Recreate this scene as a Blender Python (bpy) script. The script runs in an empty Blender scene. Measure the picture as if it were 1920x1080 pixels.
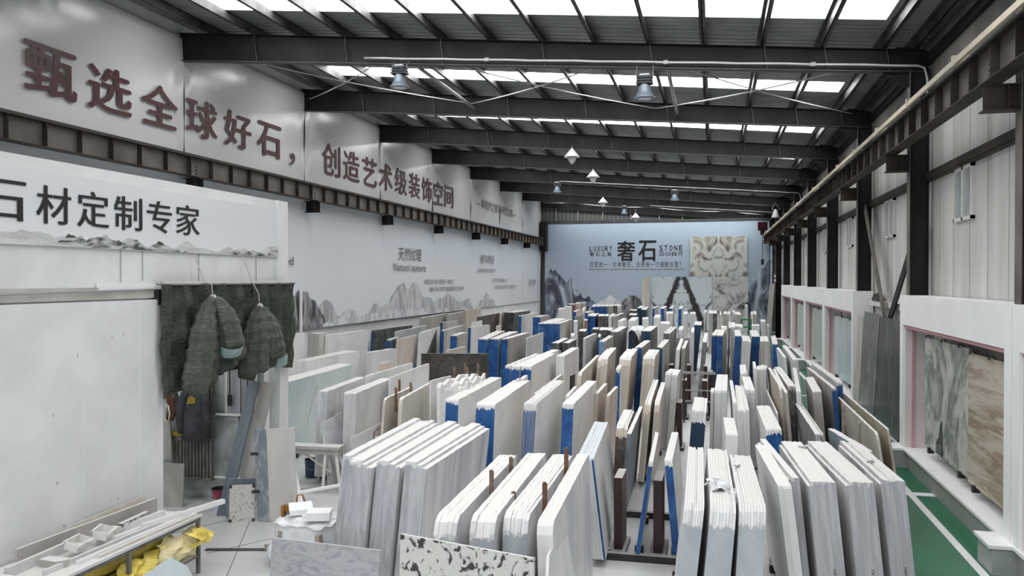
import bpy, bmesh, math, random
from mathutils import Vector, Matrix, noise
S = bpy.context.scene
COL = S.collection
rnd = random.Random(7)

# ---------------------------------------------------------------- camera, world, exposure
cam = bpy.data.cameras.new('camera'); co = bpy.data.objects.new('camera', cam); COL.objects.link(co)
cam.sensor_width = 36.0; cam.lens = 36.0 * 1560 / 1920
cam.clip_end = 300
co.location = (0, 0, 3.6)
co.rotation_euler = (math.radians(90) - math.atan(16.5 / 1560), 0, math.atan(380 / 1560))
S.camera = co
w = bpy.data.worlds.new('sky'); S.world = w; w.use_nodes = True
bg = w.node_tree.nodes['Background']
bg.inputs[0].default_value = (0.84, 0.92, 1.0, 1); bg.inputs[1].default_value = 1.35
S.view_settings.view_transform = 'Standard'; S.view_settings.look = 'None'
S.view_settings.gamma = 1.0; S.view_settings.use_curve_mapping = False
S.view_settings.exposure = 0.40
SKYLIGHT = 9.0          # brightness of the translucent roof panels
S.cycles.max_bounces = 6; S.cycles.diffuse_bounces = 4; S.cycles.glossy_bounces = 3
S.cycles.caustics_reflective = False; S.cycles.caustics_refractive = False
S.cycles.sample_clamp_indirect = 6.0

# ---------------------------------------------------------------- materials
MATS = {}
def newmat(name):
    m = bpy.data.materials.new(name); m.use_nodes = True
    nt = m.node_tree
    return m, nt, nt.nodes['Principled BSDF']
def L(nt, a, b): nt.links.new(a, b)
def objcoord(nt, rand=True, scale=(1, 1, 1)):
    tc = nt.nodes.new('ShaderNodeTexCoord'); mp = nt.nodes.new('ShaderNodeMapping')
    mp.inputs['Scale'].default_value = scale
    L(nt, tc.outputs['Object'], mp.inputs['Vector'])
    if rand:
        oi = nt.nodes.new('ShaderNodeObjectInfo'); mu = nt.nodes.new('ShaderNodeMath'); mu.operation = 'MULTIPLY'
        mu.inputs[1].default_value = 37.0
        L(nt, oi.outputs['Random'], mu.inputs[0]); L(nt, mu.outputs[0], mp.inputs['Location'])
    return mp.outputs['Vector']
def noise_n(nt, vec, scale, detail=4, dist=0.0, rough=0.55):
    n = nt.nodes.new('ShaderNodeTexNoise'); n.inputs['Scale'].default_value = scale
    n.inputs['Detail'].default_value = detail; n.inputs['Distortion'].default_value = dist
    n.inputs['Roughness'].default_value = rough
    L(nt, vec, n.inputs['Vector']); return n.outputs['Fac']
def ramp(nt, fac, stops):
    r = nt.nodes.new('ShaderNodeValToRGB'); e = r.color_ramp.elements
    e[0].position = stops[0][0]; e[0].color = (*stops[0][1], 1)
    e[1].position = stops[1][0]; e[1].color = (*stops[1][1], 1)
    for p, c in stops[2:]:
        k = e.new(p); k.color = (*c, 1)
    L(nt, fac, r.inputs[0]); return r.outputs['Color']
def mix(nt, fac, a, b):
    m = nt.nodes.new('ShaderNodeMix'); m.data_type = 'RGBA'
    if isinstance(fac, float): m.inputs[0].default_value = fac
    else: L(nt, fac, m.inputs[0])
    for i, x in ((6, a), (7, b)):
        if isinstance(x, tuple): m.inputs[i].default_value = (*x, 1)
        else: L(nt, x, m.inputs[i])
    return m.outputs[2]
def upmask(nt, lo=0.5, hi=0.85):
    g = nt.nodes.new('ShaderNodeNewGeometry'); s = nt.nodes.new('ShaderNodeSeparateXYZ'); L(nt, g.outputs['Normal'], s.inputs[0])
    r = nt.nodes.new('ShaderNodeMapRange'); r.inputs['From Min'].default_value = lo; r.inputs['From Max'].default_value = hi
    L(nt, s.outputs['Z'], r.inputs['Value']); return r.outputs['Result']
def plain(name, col, rough=0.6, metal=0.0, var=0.12, scale=3.0, dust=0.0):
    """a flat colour broken up by soft wear; dust settles on upward faces"""
    if name in MATS: return MATS[name]
    m, nt, b = newmat(name)
    f = noise_n(nt, objcoord(nt), scale, 5)
    d = tuple(max(0, c * (1 - var)) for c in col); l = tuple(min(1, c * (1 + var)) for c in col)
    c = ramp(nt, f, [(0.35, d), (0.65, l)])
    if dust:
        up = upmask(nt); mu = nt.nodes.new('ShaderNodeMath'); mu.operation = 'MULTIPLY'; mu.inputs[1].default_value = dust
        L(nt, up, mu.inputs[0]); c = mix(nt, mu.outputs[0], c, (0.66, 0.655, 0.645))
    L(nt, c, b.inputs['Base Color']); b.inputs['Roughness'].default_value = rough; b.inputs['Metallic'].default_value = metal
    MATS[name] = m; return m
def stone(name, base, vein, scale=1.6, dist=1.5, stretch=(1, 1, 1), lo=0.45, hi=0.62, rough=0.45, dust=(0.69, 0.685, 0.675), fine=0.0, third=None):
    """veined stone with white saw dust lying on every upward face"""
    if name in MATS: return MATS[name]
    m, nt, b = newmat(name)
    v = objcoord(nt, True, stretch)
    f = noise_n(nt, v, scale, 6, dist)
    st = [(lo, base), (hi, vein)]
    if third: st.append((min(0.98, hi + (0.03 if name == 'speckle' else 0.10)), third))
    c = ramp(nt, f, st)
    if fine:
        g = noise_n(nt, v, scale * 9, 3)
        c = mix(nt, fine, c, ramp(nt, g, [(0.42, tuple(x * 0.55 for x in vein)), (0.62, tuple(min(1, x * 1.1) for x in base))]))
    if dust:
        c = mix(nt, upmask(nt), c, dust)
    L(nt, c, b.inputs['Base Color']); b.inputs['Roughness'].default_value = rough
    bp = nt.nodes.new('ShaderNodeBump'); bp.inputs['Strength'].default_value = 0.12; bp.inputs['Distance'].default_value = 0.02
    L(nt, noise_n(nt, v, scale * 14, 3), bp.inputs['Height']); L(nt, bp.outputs[0], b.inputs['Normal'])
    MATS[name] = m; return m
W8 = (0.80, 0.80, 0.79)
stone('white', (0.80, 0.80, 0.79), (0.70, 0.71, 0.71), 0.8, 1.2)
stone('bandwhite', (0.70, 0.70, 0.70), (0.56, 0.56, 0.58), 0.9, 0.6, (1, 1.0, 0.55), 0.44, 0.52, third=(0.74, 0.75, 0.77))
stone('greyfront', (0.76, 0.76, 0.77), (0.50, 0.50, 0.53), 1.4, 1.2, (1, 1.6, 0.35), 0.42, 0.66)
stone('paleblue', (0.76, 0.76, 0.76), (0.58, 0.59, 0.62), 0.9, 1.6, (1, 1, 0.6))
stone('violet', (0.70, 0.70, 0.70), (0.44, 0.43, 0.44), 1.5, 1.0, (1, 1.6, 0.25))
stone('dustblue', (0.74, 0.74, 0.74), (0.66, 0.67, 0.68), 0.9, 1.0, dust=(0.56, 0.62, 0.66))
stone('teal', (0.50, 0.60, 0.60), (0.64, 0.69, 0.69), 0.7, 0.9, lo=0.40, hi=0.6, third=(0.42, 0.47, 0.47))
stone('cream', (0.58, 0.53, 0.46), (0.66, 0.63, 0.57), 1.2, 0.8, (1, 2, 0.4))
stone('creamdark', (0.42, 0.38, 0.30), (0.55, 0.51, 0.44), 1.2, 0.8, (1, 1, 0.5))
stone('beige', (0.58, 0.51, 0.43), (0.66, 0.62, 0.56), 1.3, 1.0, (1, 1, 0.4), fine=0.15)
stone('pinkish', (0.62, 0.52, 0.47), (0.68, 0.60, 0.56), 1.0, 1.0, (1, 3, 0.3))
stone('taupe', (0.36, 0.34, 0.32), (0.48, 0.46, 0.44), 1.2, 1.0, (1, 1, 0.4))
stone('greypale', (0.56, 0.57, 0.57), (0.66, 0.67, 0.67), 1.2, 0.7, (1, 1, 0.3))
stone('darkgrey', (0.15, 0.15, 0.15), (0.27, 0.27, 0.27), 1.4, 0.8, (1, 1, 0.3))
stone('darkgreen', (0.045, 0.055, 0.05), (0.17, 0.19, 0.18), 2.4, 2.2, lo=0.45, hi=0.72)
stone('darkbrown', (0.075, 0.065, 0.058), (0.19, 0.17, 0.15), 2.4, 1.4)
stone('brown', (0.19, 0.12, 0.09), (0.28, 0.19, 0.15), 2.0, 1.0)
stone('dark', (0.055, 0.055, 0.055), (0.14, 0.14, 0.14), 2.0, 1.0)
stone('slate', (0.10, 0.125, 0.15), (0.20, 0.23, 0.26), 1.2, 0.9, (1, 1, 0.4))
stone('bluegrey', (0.26, 0.36, 0.42), (0.42, 0.50, 0.53), 1.0, 1.6, lo=0.4, hi=0.6, third=(0.20, 0.26, 0.28))
stone('bluewhite', (0.60, 0.68, 0.74), (0.70, 0.75, 0.78), 1.0, 0.6)
stone('speckdark', (0.13, 0.13, 0.13), (0.52, 0.52, 0.52), 2.6, 2.0, (1, 3, 0.7), 0.46, 0.58, fine=0.35)
stone('stripegrey', (0.50, 0.54, 0.56), (0.36, 0.41, 0.44), 1.5, 0.4, (1, 0.4, 4), 0.42, 0.6)
stone('channel', (0.58, 0.57, 0.54), (0.46, 0.45, 0.42), 1.2, 0.4, (1, 1, 0.3))
stone('stripes', (0.72, 0.72, 0.71), (0.60, 0.60, 0.61), 1.2, 0.8)
stone('wavy', (0.76, 0.76, 0.75), (0.66, 0.66, 0.66), 1.0, 0.8, (1, 1, 0.3))
stone('brownblack', (0.030, 0.026, 0.022), (0.075, 0.060, 0.048), 2.2, 1.6)
stone('coat_blue', (0.005, 0.055, 0.21), (0.014, 0.10, 0.31), 3.0, 1.0, (1, 1, 1), 0.40, 0.60, rough=0.42, third=(0.10, 0.19, 0.34))
stone('coat_navy', (0.004, 0.020, 0.10), (0.007, 0.035, 0.15), 3.0, 1.0, (1, 1, 0.4), 0.40, 0.62, rough=0.42)
stone('coat_petrol', (0.008, 0.030, 0.065), (0.018, 0.060, 0.115), 3.0, 1.0, (1, 1, 0.4), rough=0.45)
plain('coat_skyblue', (0.17, 0.27, 0.44), 0.5, 0, 0.25, 6)
stone('coat_pale_bluelit', (0.38, 0.42, 0.46), (0.47, 0.51, 0.54), 2.2, 0.8, (1, 1, 0.5), rough=0.6)  # pale end coat, with the bluish light on the fronts mixed into its colour
stone('coat_grey', (0.36, 0.37, 0.40), (0.58, 0.59, 0.62), 3.0, 1.5, (3, 1, 0.45), 0.38, 0.64, rough=0.7, fine=0.2)
stone('coat_violet', (0.40, 0.395, 0.43), (0.53, 0.525, 0.56), 3.0, 0.5, (8, 1, 0.35), rough=0.7)
stone('coat_brown', (0.12, 0.095, 0.085), (0.24, 0.20, 0.18), 5.0, 1.0, (4, 1, 1), rough=0.8, fine=0.3)
stone('coat_rough', (0.10, 0.10, 0.10), (0.36, 0.35, 0.34), 5.0, 1.0, (4, 1, 1), rough=0.8, fine=0.4)
plain('steel_dark', (0.016, 0.016, 0.0165), 0.55, 0.0, 0.35, 1.5)
plain('steel_purlin', (0.060, 0.060, 0.062), 0.5, 0.2, 0.5, 2.0)
plain('steel_flange', (0.060, 0.060, 0.062), 0.5, 0.2, 0.3, 2.0)
plain('steel_crane', (0.050, 0.041, 0.034), 0.6, 0.1, 0.45, 1.2)
plain('steel_crane_grey', (0.13, 0.115, 0.10), 0.6, 0.0, 0.45, 1.0)
plain('rail', (0.05, 0.045, 0.04), 0.5, 0.2)
plain('busbar', (0.60, 0.53, 0.42), 0.5, 0, 0.08)
plain('galv', (0.30, 0.30, 0.31), 0.45, 0.3, 0.1)
plain('rod', (0.55, 0.55, 0.55), 0.45, 0.3, 0.1)
plain('paint_white', (0.83, 0.84, 0.85), 0.6, 0, 0.03, 1.0)
plain('plaster', (0.72, 0.73, 0.74), 0.75, 0, 0.07, 1.4)
plain('plaster_dirty', (0.40, 0.43, 0.43), 0.8, 0, 0.35, 2.2)
plain('wall_dirt_shade', (0.17, 0.16, 0.145), 0.7, 0, 0.4, 0.8)
plain('jamb', (0.70, 0.64, 0.65), 0.6, 0, 0.06, 1.0)
plain('jamb_red', (0.56, 0.30, 0.33), 0.6, 0, 0.15, 1.0)
plain('post_red', (0.030, 0.009, 0.010), 0.5, 0.0, 0.3, 3.0, 0.55)
plain('iron', (0.035, 0.032, 0.032), 0.6, 0.2, 0.3, 4, 0.5)
plain('iron_dusty', (0.15, 0.142, 0.135), 0.7, 0, 0.3, 6, 0.5)
plain('wood', (0.20, 0.14, 0.10), 0.75, 0, 0.3, 12)
plain('wood_red', (0.17, 0.085, 0.048), 0.7, 0, 0.3, 10)
plain('wood_old', (0.34, 0.29, 0.25), 0.8, 0, 0.25, 10, 0.6)
plain('ink', (0.012, 0.012, 0.014), 0.5, 0, 0.0)
plain('ink_grey', (0.10, 0.10, 0.11), 0.5, 0, 0.0)
plain('ink_maroon', (0.075, 0.020, 0.024), 0.45, 0, 0.1)
plain('pvc', (0.72, 0.71, 0.68), 0.45, 0, 0.08, 6)
plain('black', (0.015, 0.015, 0.016), 0.5, 0, 0.1)
plain('lamp_black', (0.022, 0.025, 0.03), 0.45, 0.1, 0.2)
plain('lamp_grey', (0.15, 0.185, 0.22), 0.4, 0.2, 0.1)
plain('lamp_lens', (0.50, 0.52, 0.54), 0.2, 0, 0.05)
plain('shade_white', (0.72, 0.73, 0.75), 0.4, 0, 0.05)
plain('glass_pane', (0.36, 0.39, 0.41), 0.2, 0, 0.1)
plain('yellow_sheet', (0.74, 0.60, 0.12), 0.35, 0, 0.25, 5)
plain('cream_sheet', (0.74, 0.66, 0.38), 0.4, 0, 0.15, 4)
plain('board_blue', (0.62, 0.70, 0.74), 0.5, 0, 0.06)
plain('cotton_dark', (0.055, 0.056, 0.062), 0.9, 0, 0.3, 7)
plain('lining_teal', (0.26, 0.36, 0.345), 0.85, 0, 0.2, 9)
plain('pail_red', (0.25, 0.025, 0.05), 0.4, 0, 0.25, 8)
plain('pail_white', (0.52, 0.54, 0.64), 0.4, 0, 0.15, 8)
plain('pail_blue', (0.022, 0.055, 0.12), 0.4, 0, 0.35, 9, 0.4)
plain('orange', (0.34, 0.15, 0.025), 0.5, 0, 0.4, 8)
plain('radiator_grey', (0.20, 0.185, 0.165), 0.6, 0.1, 0.3, 5)
plain('plastic_film', (0.72, 0.74, 0.76), 0.25, 0, 0.1, 5)
plain('foam', (0.82, 0.83, 0.84), 0.7, 0, 0.03)
plain('tape', (0.02, 0.02, 0.022), 0.6, 0)
plain('rope', (0.45, 0.44, 0.40), 0.8, 0)
plain('green_paint', (0.02, 0.16, 0.045), 0.5, 0)
plain('maroon', (0.13, 0.035, 0.05), 0.7, 0, 0.5, 2.5)
plain('cloth_yellow', (0.30, 0.25, 0.03), 0.9, 0)
plain('cloth_brown', (0.16, 0.06, 0.03), 0.9, 0)
stone('wood_slab', (0.30, 0.28, 0.26), (0.42, 0.40, 0.38), 2.0, 0.5, (3, 3, 0.15), dust=None)
stone('green_marble', (0.60, 0.61, 0.56), (0.15, 0.19, 0.165), 0.62, 2.6, (1, 1, 0.85), 0.44, 0.56, dust=None, rough=0.25, third=(0.44, 0.48, 0.44), fine=0.22)
stone('onyx', (0.62, 0.56, 0.48), (0.30, 0.21, 0.13), 1.0, 1.1, (1, 0.55, 4.6), 0.44, 0.62, dust=None, rough=0.25, third=(0.66, 0.60, 0.52), fine=0.10)
stone('grey_slab', (0.085, 0.085, 0.083), (0.20, 0.195, 0.19), 1.0, 1.6, (1, 1, 0.6), dust=None, rough=0.22)
stone('black_slab', (0.020, 0.024, 0.022), (0.16, 0.17, 0.16), 1.6, 1.4, (1, 3, 0.5), 0.52, 0.72, dust=None, rough=0.22)
stone('sky_slab', (0.46, 0.56, 0.62), (0.62, 0.68, 0.71), 1.0, 1.0, (1, 2, 0.3), dust=None, rough=0.25)
stone('mint_slab', (0.42, 0.52, 0.48), (0.64, 0.67, 0.65), 1.4, 0.6, (1, 4, 0.25), dust=None, rough=0.25)
stone('brown_slab', (0.34, 0.24, 0.18), (0.46, 0.35, 0.28), 1.0, 0.6, (1, 1, 1), dust=None)
stone('speckle', (0.56, 0.56, 0.53), (0.42, 0.42, 0.40), 9.0, 1.5, (1, 1, 1), 0.50, 0.545, rough=0.3, third=(0.035, 0.035, 0.033))
stone('speckle_small', (0.56, 0.55, 0.51), (0.30, 0.29, 0.27), 11.0, 2.0, (1, 1, 1), 0.50, 0.68, dust=None)
stone('bluegrey_rough', (0.20, 0.24, 0.28), (0.38, 0.42, 0.45), 3.0, 1.5, (1, 1, .7), dust=None)
stone('lilac_panel', (0.40, 0.40, 0.43), (0.30, 0.30, 0.33), 3.0, 2.5, (1, 1, 2), 0.48, 0.64, rough=0.35, dust=(0.7, 0.7, 0.72))
stone('floor_tile', (0.52, 0.53, 0.53), (0.60, 0.61, 0.61), 0.5, 0.5, dust=None, rough=0.35)
stone('green_floor', (0.012, 0.140, 0.066), (0.016, 0.165, 0.080), 0.8, 0.4, dust=None, rough=0.35)
stone('plinth', (0.36, 0.37, 0.37), (0.46, 0.47, 0.47), 1.0, 0.8, (1, 0.25, 3), dust=(0.68, 0.68, 0.67))
stone('rock_dark', (0.035, 0.036, 0.04), (0.36, 0.36, 0.38), 1.4, 2.0, (1, 1.6, 0.6), 0.40, 0.64, dust=None)
stone('rock_grey', (0.34, 0.34, 0.36), (0.62, 0.63, 0.65), 1.1, 1.6, (1, 1.6, 0.5), 0.40, 0.62, dust=None)
stone('rock_pale', (0.44, 0.45, 0.48), (0.72, 0.74, 0.77), 1.3, 1.6, (1, 1.6, 0.5), 0.38, 0.56, dust=None)
stone('rock_snow', (0.055, 0.06, 0.085), (0.22, 0.25, 0.32), 0.75, 1.8, (1.2, 1, 0.55), 0.40, 0.52, dust=None, third=(0.52, 0.58, 0.66))
stone('hill_ink', (0.06, 0.06, 0.06), (0.55, 0.56, 0.57), 1.8, 2.0, (1, 1, 3.5), 0.40, 0.60, dust=None)
stone('hill_pale', (0.50, 0.50, 0.51), (0.66, 0.67, 0.68), 1.5, 1.5, (1, 1, 3.5), 0.40, 0.60, dust=None)

for q_ in ('steel_dark', 'steel_purlin', 'steel_crane'): MATS[q_].node_tree.nodes['Principled BSDF'].inputs['Specular IOR Level'].default_value = 0.2
MATS['black_slab'].node_tree.nodes['Principled BSDF'].inputs['Specular IOR Level'].default_value = 0.22
MATS['grey_slab'].node_tree.nodes['Principled BSDF'].inputs['Specular IOR Level'].default_value = 0.25
def quilt():
    m, nt, b = newmat('quilt')
    v = objcoord(nt, True)
    f = noise_n(nt, v, 5, 5, 1.0)
    L(nt, ramp(nt, f, [(0.3, (0.030, 0.038, 0.028)), (0.7, (0.062, 0.074, 0.054))]), b.inputs['Base Color'])
    b.inputs['Roughness'].default_value = 0.62
    bp = nt.nodes.new('ShaderNodeBump'); bp.inputs['Strength'].default_value = 1.0; bp.inputs['Distance'].default_value = 0.05
    L(nt, noise_n(nt, objcoord(nt, True, (1, 4, 9)), 2.6, 5, 1.6), bp.inputs['Height']); L(nt, bp.outputs[0], b.inputs['Normal'])
    MATS['quilt'] = m
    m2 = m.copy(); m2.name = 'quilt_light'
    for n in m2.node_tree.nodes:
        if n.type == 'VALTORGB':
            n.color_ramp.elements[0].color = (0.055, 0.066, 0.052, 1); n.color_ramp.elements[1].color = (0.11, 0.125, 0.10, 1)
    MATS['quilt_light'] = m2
quilt()
def vinyl(name, c1, c2, z0, z1, rough):
    """printed sheet: its own printed colour runs from z0 to z1; soft waves in the stretched vinyl"""
    m, nt, b = newmat(name)
    g = nt.nodes.new('ShaderNodeNewGeometry'); s = nt.nodes.new('ShaderNodeSeparateXYZ'); L(nt, g.outputs['Position'], s.inputs[0])
    r = nt.nodes.new('ShaderNodeMapRange'); r.inputs['From Min'].default_value = z0; r.inputs['From Max'].default_value = z1
    L(nt, s.outputs['Z'], r.inputs['Value'])
    L(nt, mix(nt, r.outputs['Result'], c1, c2), b.inputs['Base Color']); b.inputs['Roughness'].default_value = rough
    bp = nt.nodes.new('ShaderNodeBump'); bp.inputs['Strength'].default_value = 0.35; bp.inputs['Distance'].default_value = 0.12
    tc = nt.nodes.new('ShaderNodeTexCoord'); mp = nt.nodes.new('ShaderNodeMapping'); mp.inputs['Scale'].default_value = (1, 0.9, 0.35)
    L(nt, tc.outputs['Object'], mp.inputs['Vector'])
    L(nt, noise_n(nt, mp.outputs['Vector'], 0.8, 2, 0.4, 0.4), bp.inputs['Height']); L(nt, bp.outputs[0], b.inputs['Normal'])
    MATS[name] = m
vinyl('vinyl_upper', (0.66, 0.67, 0.68), (0.66, 0.67, 0.68), 6, 9, 0.22)
vinyl('vinyl_lower', (0.76, 0.78, 0.80), (0.66, 0.71, 0.76), 2, 5, 0.30)
vinyl('vinyl_back', (0.40, 0.48, 0.56), (0.40, 0.50, 0.60), 1, 7, 0.40)
vinyl('vinyl_door', (0.78, 0.80, 0.82), (0.72, 0.75, 0.78), 4.0, 4.4, 0.35)
def panel_wall():
    m, nt, b = newmat('panel_wall')
    tc = nt.nodes.new('ShaderNodeTexCoord'); s = nt.nodes.new('ShaderNodeSeparateXYZ'); L(nt, tc.outputs['Object'], s.inputs[0])
    md = nt.nodes.new('ShaderNodeMath'); md.operation = 'PINGPONG'; md.inputs[1].default_value = 0.47; L(nt, s.outputs['Y'], md.inputs[0])
    lt = nt.nodes.new('ShaderNodeMath'); lt.operation = 'LESS_THAN'; lt.inputs[1].default_value = 0.010; L(nt, md.outputs[0], lt.inputs[0])
    mp = nt.nodes.new('ShaderNodeMapping'); mp.inputs['Scale'].default_value = (1, 1.0, 0.12); L(nt, tc.outputs['Object'], mp.inputs['Vector'])
    f = noise_n(nt, mp.outputs['Vector'], 1.4, 5, 0.4)
    c = ramp(nt, f, [(0.30, (0.46, 0.455, 0.43)), (0.60, (0.70, 0.70, 0.68))])
    L(nt, mix(nt, lt.outputs[0], c, (0.10, 0.10, 0.10)), b.inputs['Base Color']); b.inputs['Roughness'].default_value = 0.5
    MATS['panel_wall'] = m
panel_wall()
def roof_sheet():
    m, nt, b = newmat('roof_sheet')
    tc = nt.nodes.new('ShaderNodeTexCoord')
    f = noise_n(nt, tc.outputs['Object'], 0.9, 4)
    L(nt, ramp(nt, f, [(0.35, (0.20, 0.205, 0.21)), (0.65, (0.30, 0.305, 0.31))]), b.inputs['Base Color'])
    b.inputs['Roughness'].default_value = 0.5; b.inputs['Metallic'].default_value = 0.25
    MATS['roof_sheet'] = m
roof_sheet()
def clad():
    m, nt, b = newmat('clad_dark')
    tc = nt.nodes.new('ShaderNodeTexCoord'); s = nt.nodes.new('ShaderNodeSeparateXYZ'); L(nt, tc.outputs['Object'], s.inputs[0])
    md = nt.nodes.new('ShaderNodeMath'); md.operation = 'PINGPONG'; md.inputs[1].default_value = 0.15; L(nt, s.outputs['X'], md.inputs[0])
    L(nt, ramp(nt, md.outputs[0], [(0.0, (0.07, 0.08, 0.075)), (0.15, (0.14, 0.155, 0.145))]), b.inputs['Base Color'])
    b.inputs['Roughness'].default_value = 0.5
    MATS['clad_dark'] = m
clad()
def skylight_mat():
    m, nt, b = newmat('skylight')
    b.inputs['Base Color'].default_value = (0.8, 0.82, 0.84, 1)
    b.inputs['Emission Color'].default_value = (1.0, 0.995, 0.985, 1); b.inputs['Emission Strength'].default_value = SKYLIGHT
    MATS['skylight'] = m
skylight_mat()
def agate(name, dark, mid, light, mirror_x, sc, half):
    """bookmatched stone: the pattern mirrors about the middle of the slab"""
    m, nt, b = newmat(name)
    tc = nt.nodes.new('ShaderNodeTexCoord'); s = nt.nodes.new('ShaderNodeSeparateXYZ'); L(nt, tc.outputs['Object'], s.inputs[0])
    ab = nt.nodes.new('ShaderNodeMath'); ab.operation = 'ABSOLUTE' if mirror_x else 'MULTIPLY'; L(nt, s.outputs['X'], ab.inputs[0])
    if not mirror_x: ab.inputs[1].default_value = 1.0
    # slanted dark band: |x| + slope * z
    cb = nt.nodes.new('ShaderNodeCombineXYZ'); L(nt, ab.outputs[0], cb.inputs[0]); L(nt, s.outputs['Z'], cb.inputs[2])
    f = noise_n(nt, cb.outputs[0], sc, 7, 1.8, 0.6)
    if half:
        ad = nt.nodes.new('ShaderNodeMath'); ad.operation = 'MULTIPLY_ADD'; ad.inputs[1].default_value = 0.385; L(nt, s.outputs['Z'], ad.inputs[0]); L(nt, ab.outputs[0], ad.inputs[2])
        d = nt.nodes.new('ShaderNodeMath'); d.operation = 'SUBTRACT'; d.inputs[1].default_value = half; L(nt, ad.outputs[0], d.inputs[0])
        a2 = nt.nodes.new('ShaderNodeMath'); a2.operation = 'ABSOLUTE'; L(nt, d.outputs[0], a2.inputs[0])
        mr = nt.nodes.new('ShaderNodeMapRange'); mr.inputs['From Min'].default_value = 0.0; mr.inputs['From Max'].default_value = 0.30
        mr.inputs['To Min'].default_value = 0.34; mr.inputs['To Max'].default_value = 0.0; L(nt, a2.outputs[0], mr.inputs['Value'])
        sm = nt.nodes.new('ShaderNodeMath'); sm.operation = 'SUBTRACT'; L(nt, f, sm.inputs[0]); L(nt, mr.outputs['Result'], sm.inputs[1]); f = sm.outputs[0]
    L(nt, ramp(nt, f, [(0.30, dark), (0.38, mid), (0.44, light)] if half else [(0.34, dark), (0.44, mid), (0.52, light)]), b.inputs['Base Color'])
    b.inputs['Roughness'].default_value = 0.3
    MATS[name] = m
agate('agate_blue', (0.02, 0.02, 0.02), (0.24, 0.25, 0.25), (0.60, 0.68, 0.72), True, 0.9, 1.62)
agate('agate_white', (0.05, 0.05, 0.045), (0.44, 0.44, 0.42), (0.60, 0.61, 0.60), False, 0.75, 0)
agate('agate_photo', (0.07, 0.06, 0.05), (0.30, 0.27, 0.23), (0.54, 0.57, 0.54), True, 0.8, 0)

# ---------------------------------------------------------------- mesh helpers
class MB:
    def __init__(s): s.v = []; s.f = []
    def add(s, vs, fs):
        n = len(s.v); s.v += [tuple(v) for v in vs]; s.f += [tuple(i + n for i in f) for f in fs]; return s
    def box(s, x0, x1, y0, y1, z0, z1):
        return s.add([(x0, y0, z0), (x1, y0, z0), (x1, y1, z0), (x0, y1, z0), (x0, y0, z1), (x1, y0, z1), (x1, y1, z1), (x0, y1, z1)],
                     [(3, 2, 1, 0), (4, 5, 6, 7), (0, 1, 5, 4), (1, 2, 6, 5), (2, 3, 7, 6), (3, 0, 4, 7)])
    def bar(s, p0, p1, w, h, up=(0, 0, 1)):
        p0, p1 = Vector(p0), Vector(p1); d = (p1 - p0).normalized(); a = d.cross(Vector(up))
        if a.length < 1e-4: a = d.cross(Vector((0, 1, 0)))
        a.normalize(); b = a.cross(d); a = a * (w / 2); b = b * (h / 2)
        return s.add([p0 - a - b, p0 + a - b, p0 + a + b, p0 - a + b, p1 - a - b, p1 + a - b, p1 + a + b, p1 - a + b],
                     [(0, 1, 2, 3), (7, 6, 5, 4), (1, 0, 4, 5), (2, 1, 5, 6), (3, 2, 6, 7), (0, 3, 7, 4)])
    def tube(s, pts, r, n=8, cap=True):
        pts = [Vector(p) for p in pts]; rings = []
        for i, p in enumerate(pts):
            d = (pts[min(i + 1, len(pts) - 1)] - pts[max(i - 1, 0)]).normalized()
            a = d.orthogonal().normalized() if i == 0 else (rings[-1][1] - d * rings[-1][1].dot(d)).normalized()
            rings.append((p, a, d.cross(a)))
        rr = r if isinstance(r, (list, tuple)) else [r] * len(pts)
        vs = [p + (a * math.cos(2 * math.pi * k / n) + b * math.sin(2 * math.pi * k / n)) * rr[i] for i, (p, a, b) in enumerate(rings) for k in range(n)]
        fs = [(i * n + k, i * n + (k + 1) % n, (i + 1) * n + (k + 1) % n, (i + 1) * n + k) for i in range(len(pts) - 1) for k in range(n)]
        if cap: fs += [tuple(range(n))[::-1], tuple((len(pts) - 1) * n + k for k in range(n))]
        return s.add(vs, fs)
    def lathe(s, prof, n=20, c=(0, 0, 0), lobes=0, amp=0.0, sx=1.0, sy=1.0, cap=True):
        vs = []
        for r, z in prof:
            for k in range(n):
                t = 2 * math.pi * k / n; q = r * (1 + amp * math.cos(lobes * t))
                vs.append((c[0] + q * math.cos(t) * sx, c[1] + q * math.sin(t) * sy, c[2] + z))
        fs = [(i * n + k, i * n + (k + 1) % n, (i + 1) * n + (k + 1) % n, (i + 1) * n + k) for i in range(len(prof) - 1) for k in range(n)]
        if cap: fs += [tuple(range(n))[::-1], tuple((len(prof) - 1) * n + k for k in range(n))]
        return s.add(vs, fs)
    def prism(s, poly, t0, t1, axis='x'):
        """poly: 2d outline extruded from t0 to t1 along axis"""
        n = len(poly)
        mp = {'x': lambda a, b, t: (t, a, b), 'y': lambda a, b, t: (a, t, b), 'z': lambda a, b, t: (a, b, t)}[axis]
        vs = [mp(a, b, t0) for a, b in poly] + [mp(a, b, t1) for a, b in poly]
        fs = [tuple(range(n)), tuple(range(2 * n - 1, n - 1, -1))] + [(i + n, (i + 1) % n + n, (i + 1) % n, i) for i in range(n)]
        return s.add(vs, fs)
    def grid(s, nu, nv, fn):
        vs = [fn(i / nu, j / nv) for i in range(nu + 1) for j in range(nv + 1)]
        fs = [(i * (nv + 1) + j, (i + 1) * (nv + 1) + j, (i + 1) * (nv + 1) + j + 1, i * (nv + 1) + j + 1) for i in range(nu) for j in range(nv)]
        return s.add(vs, fs)
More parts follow.
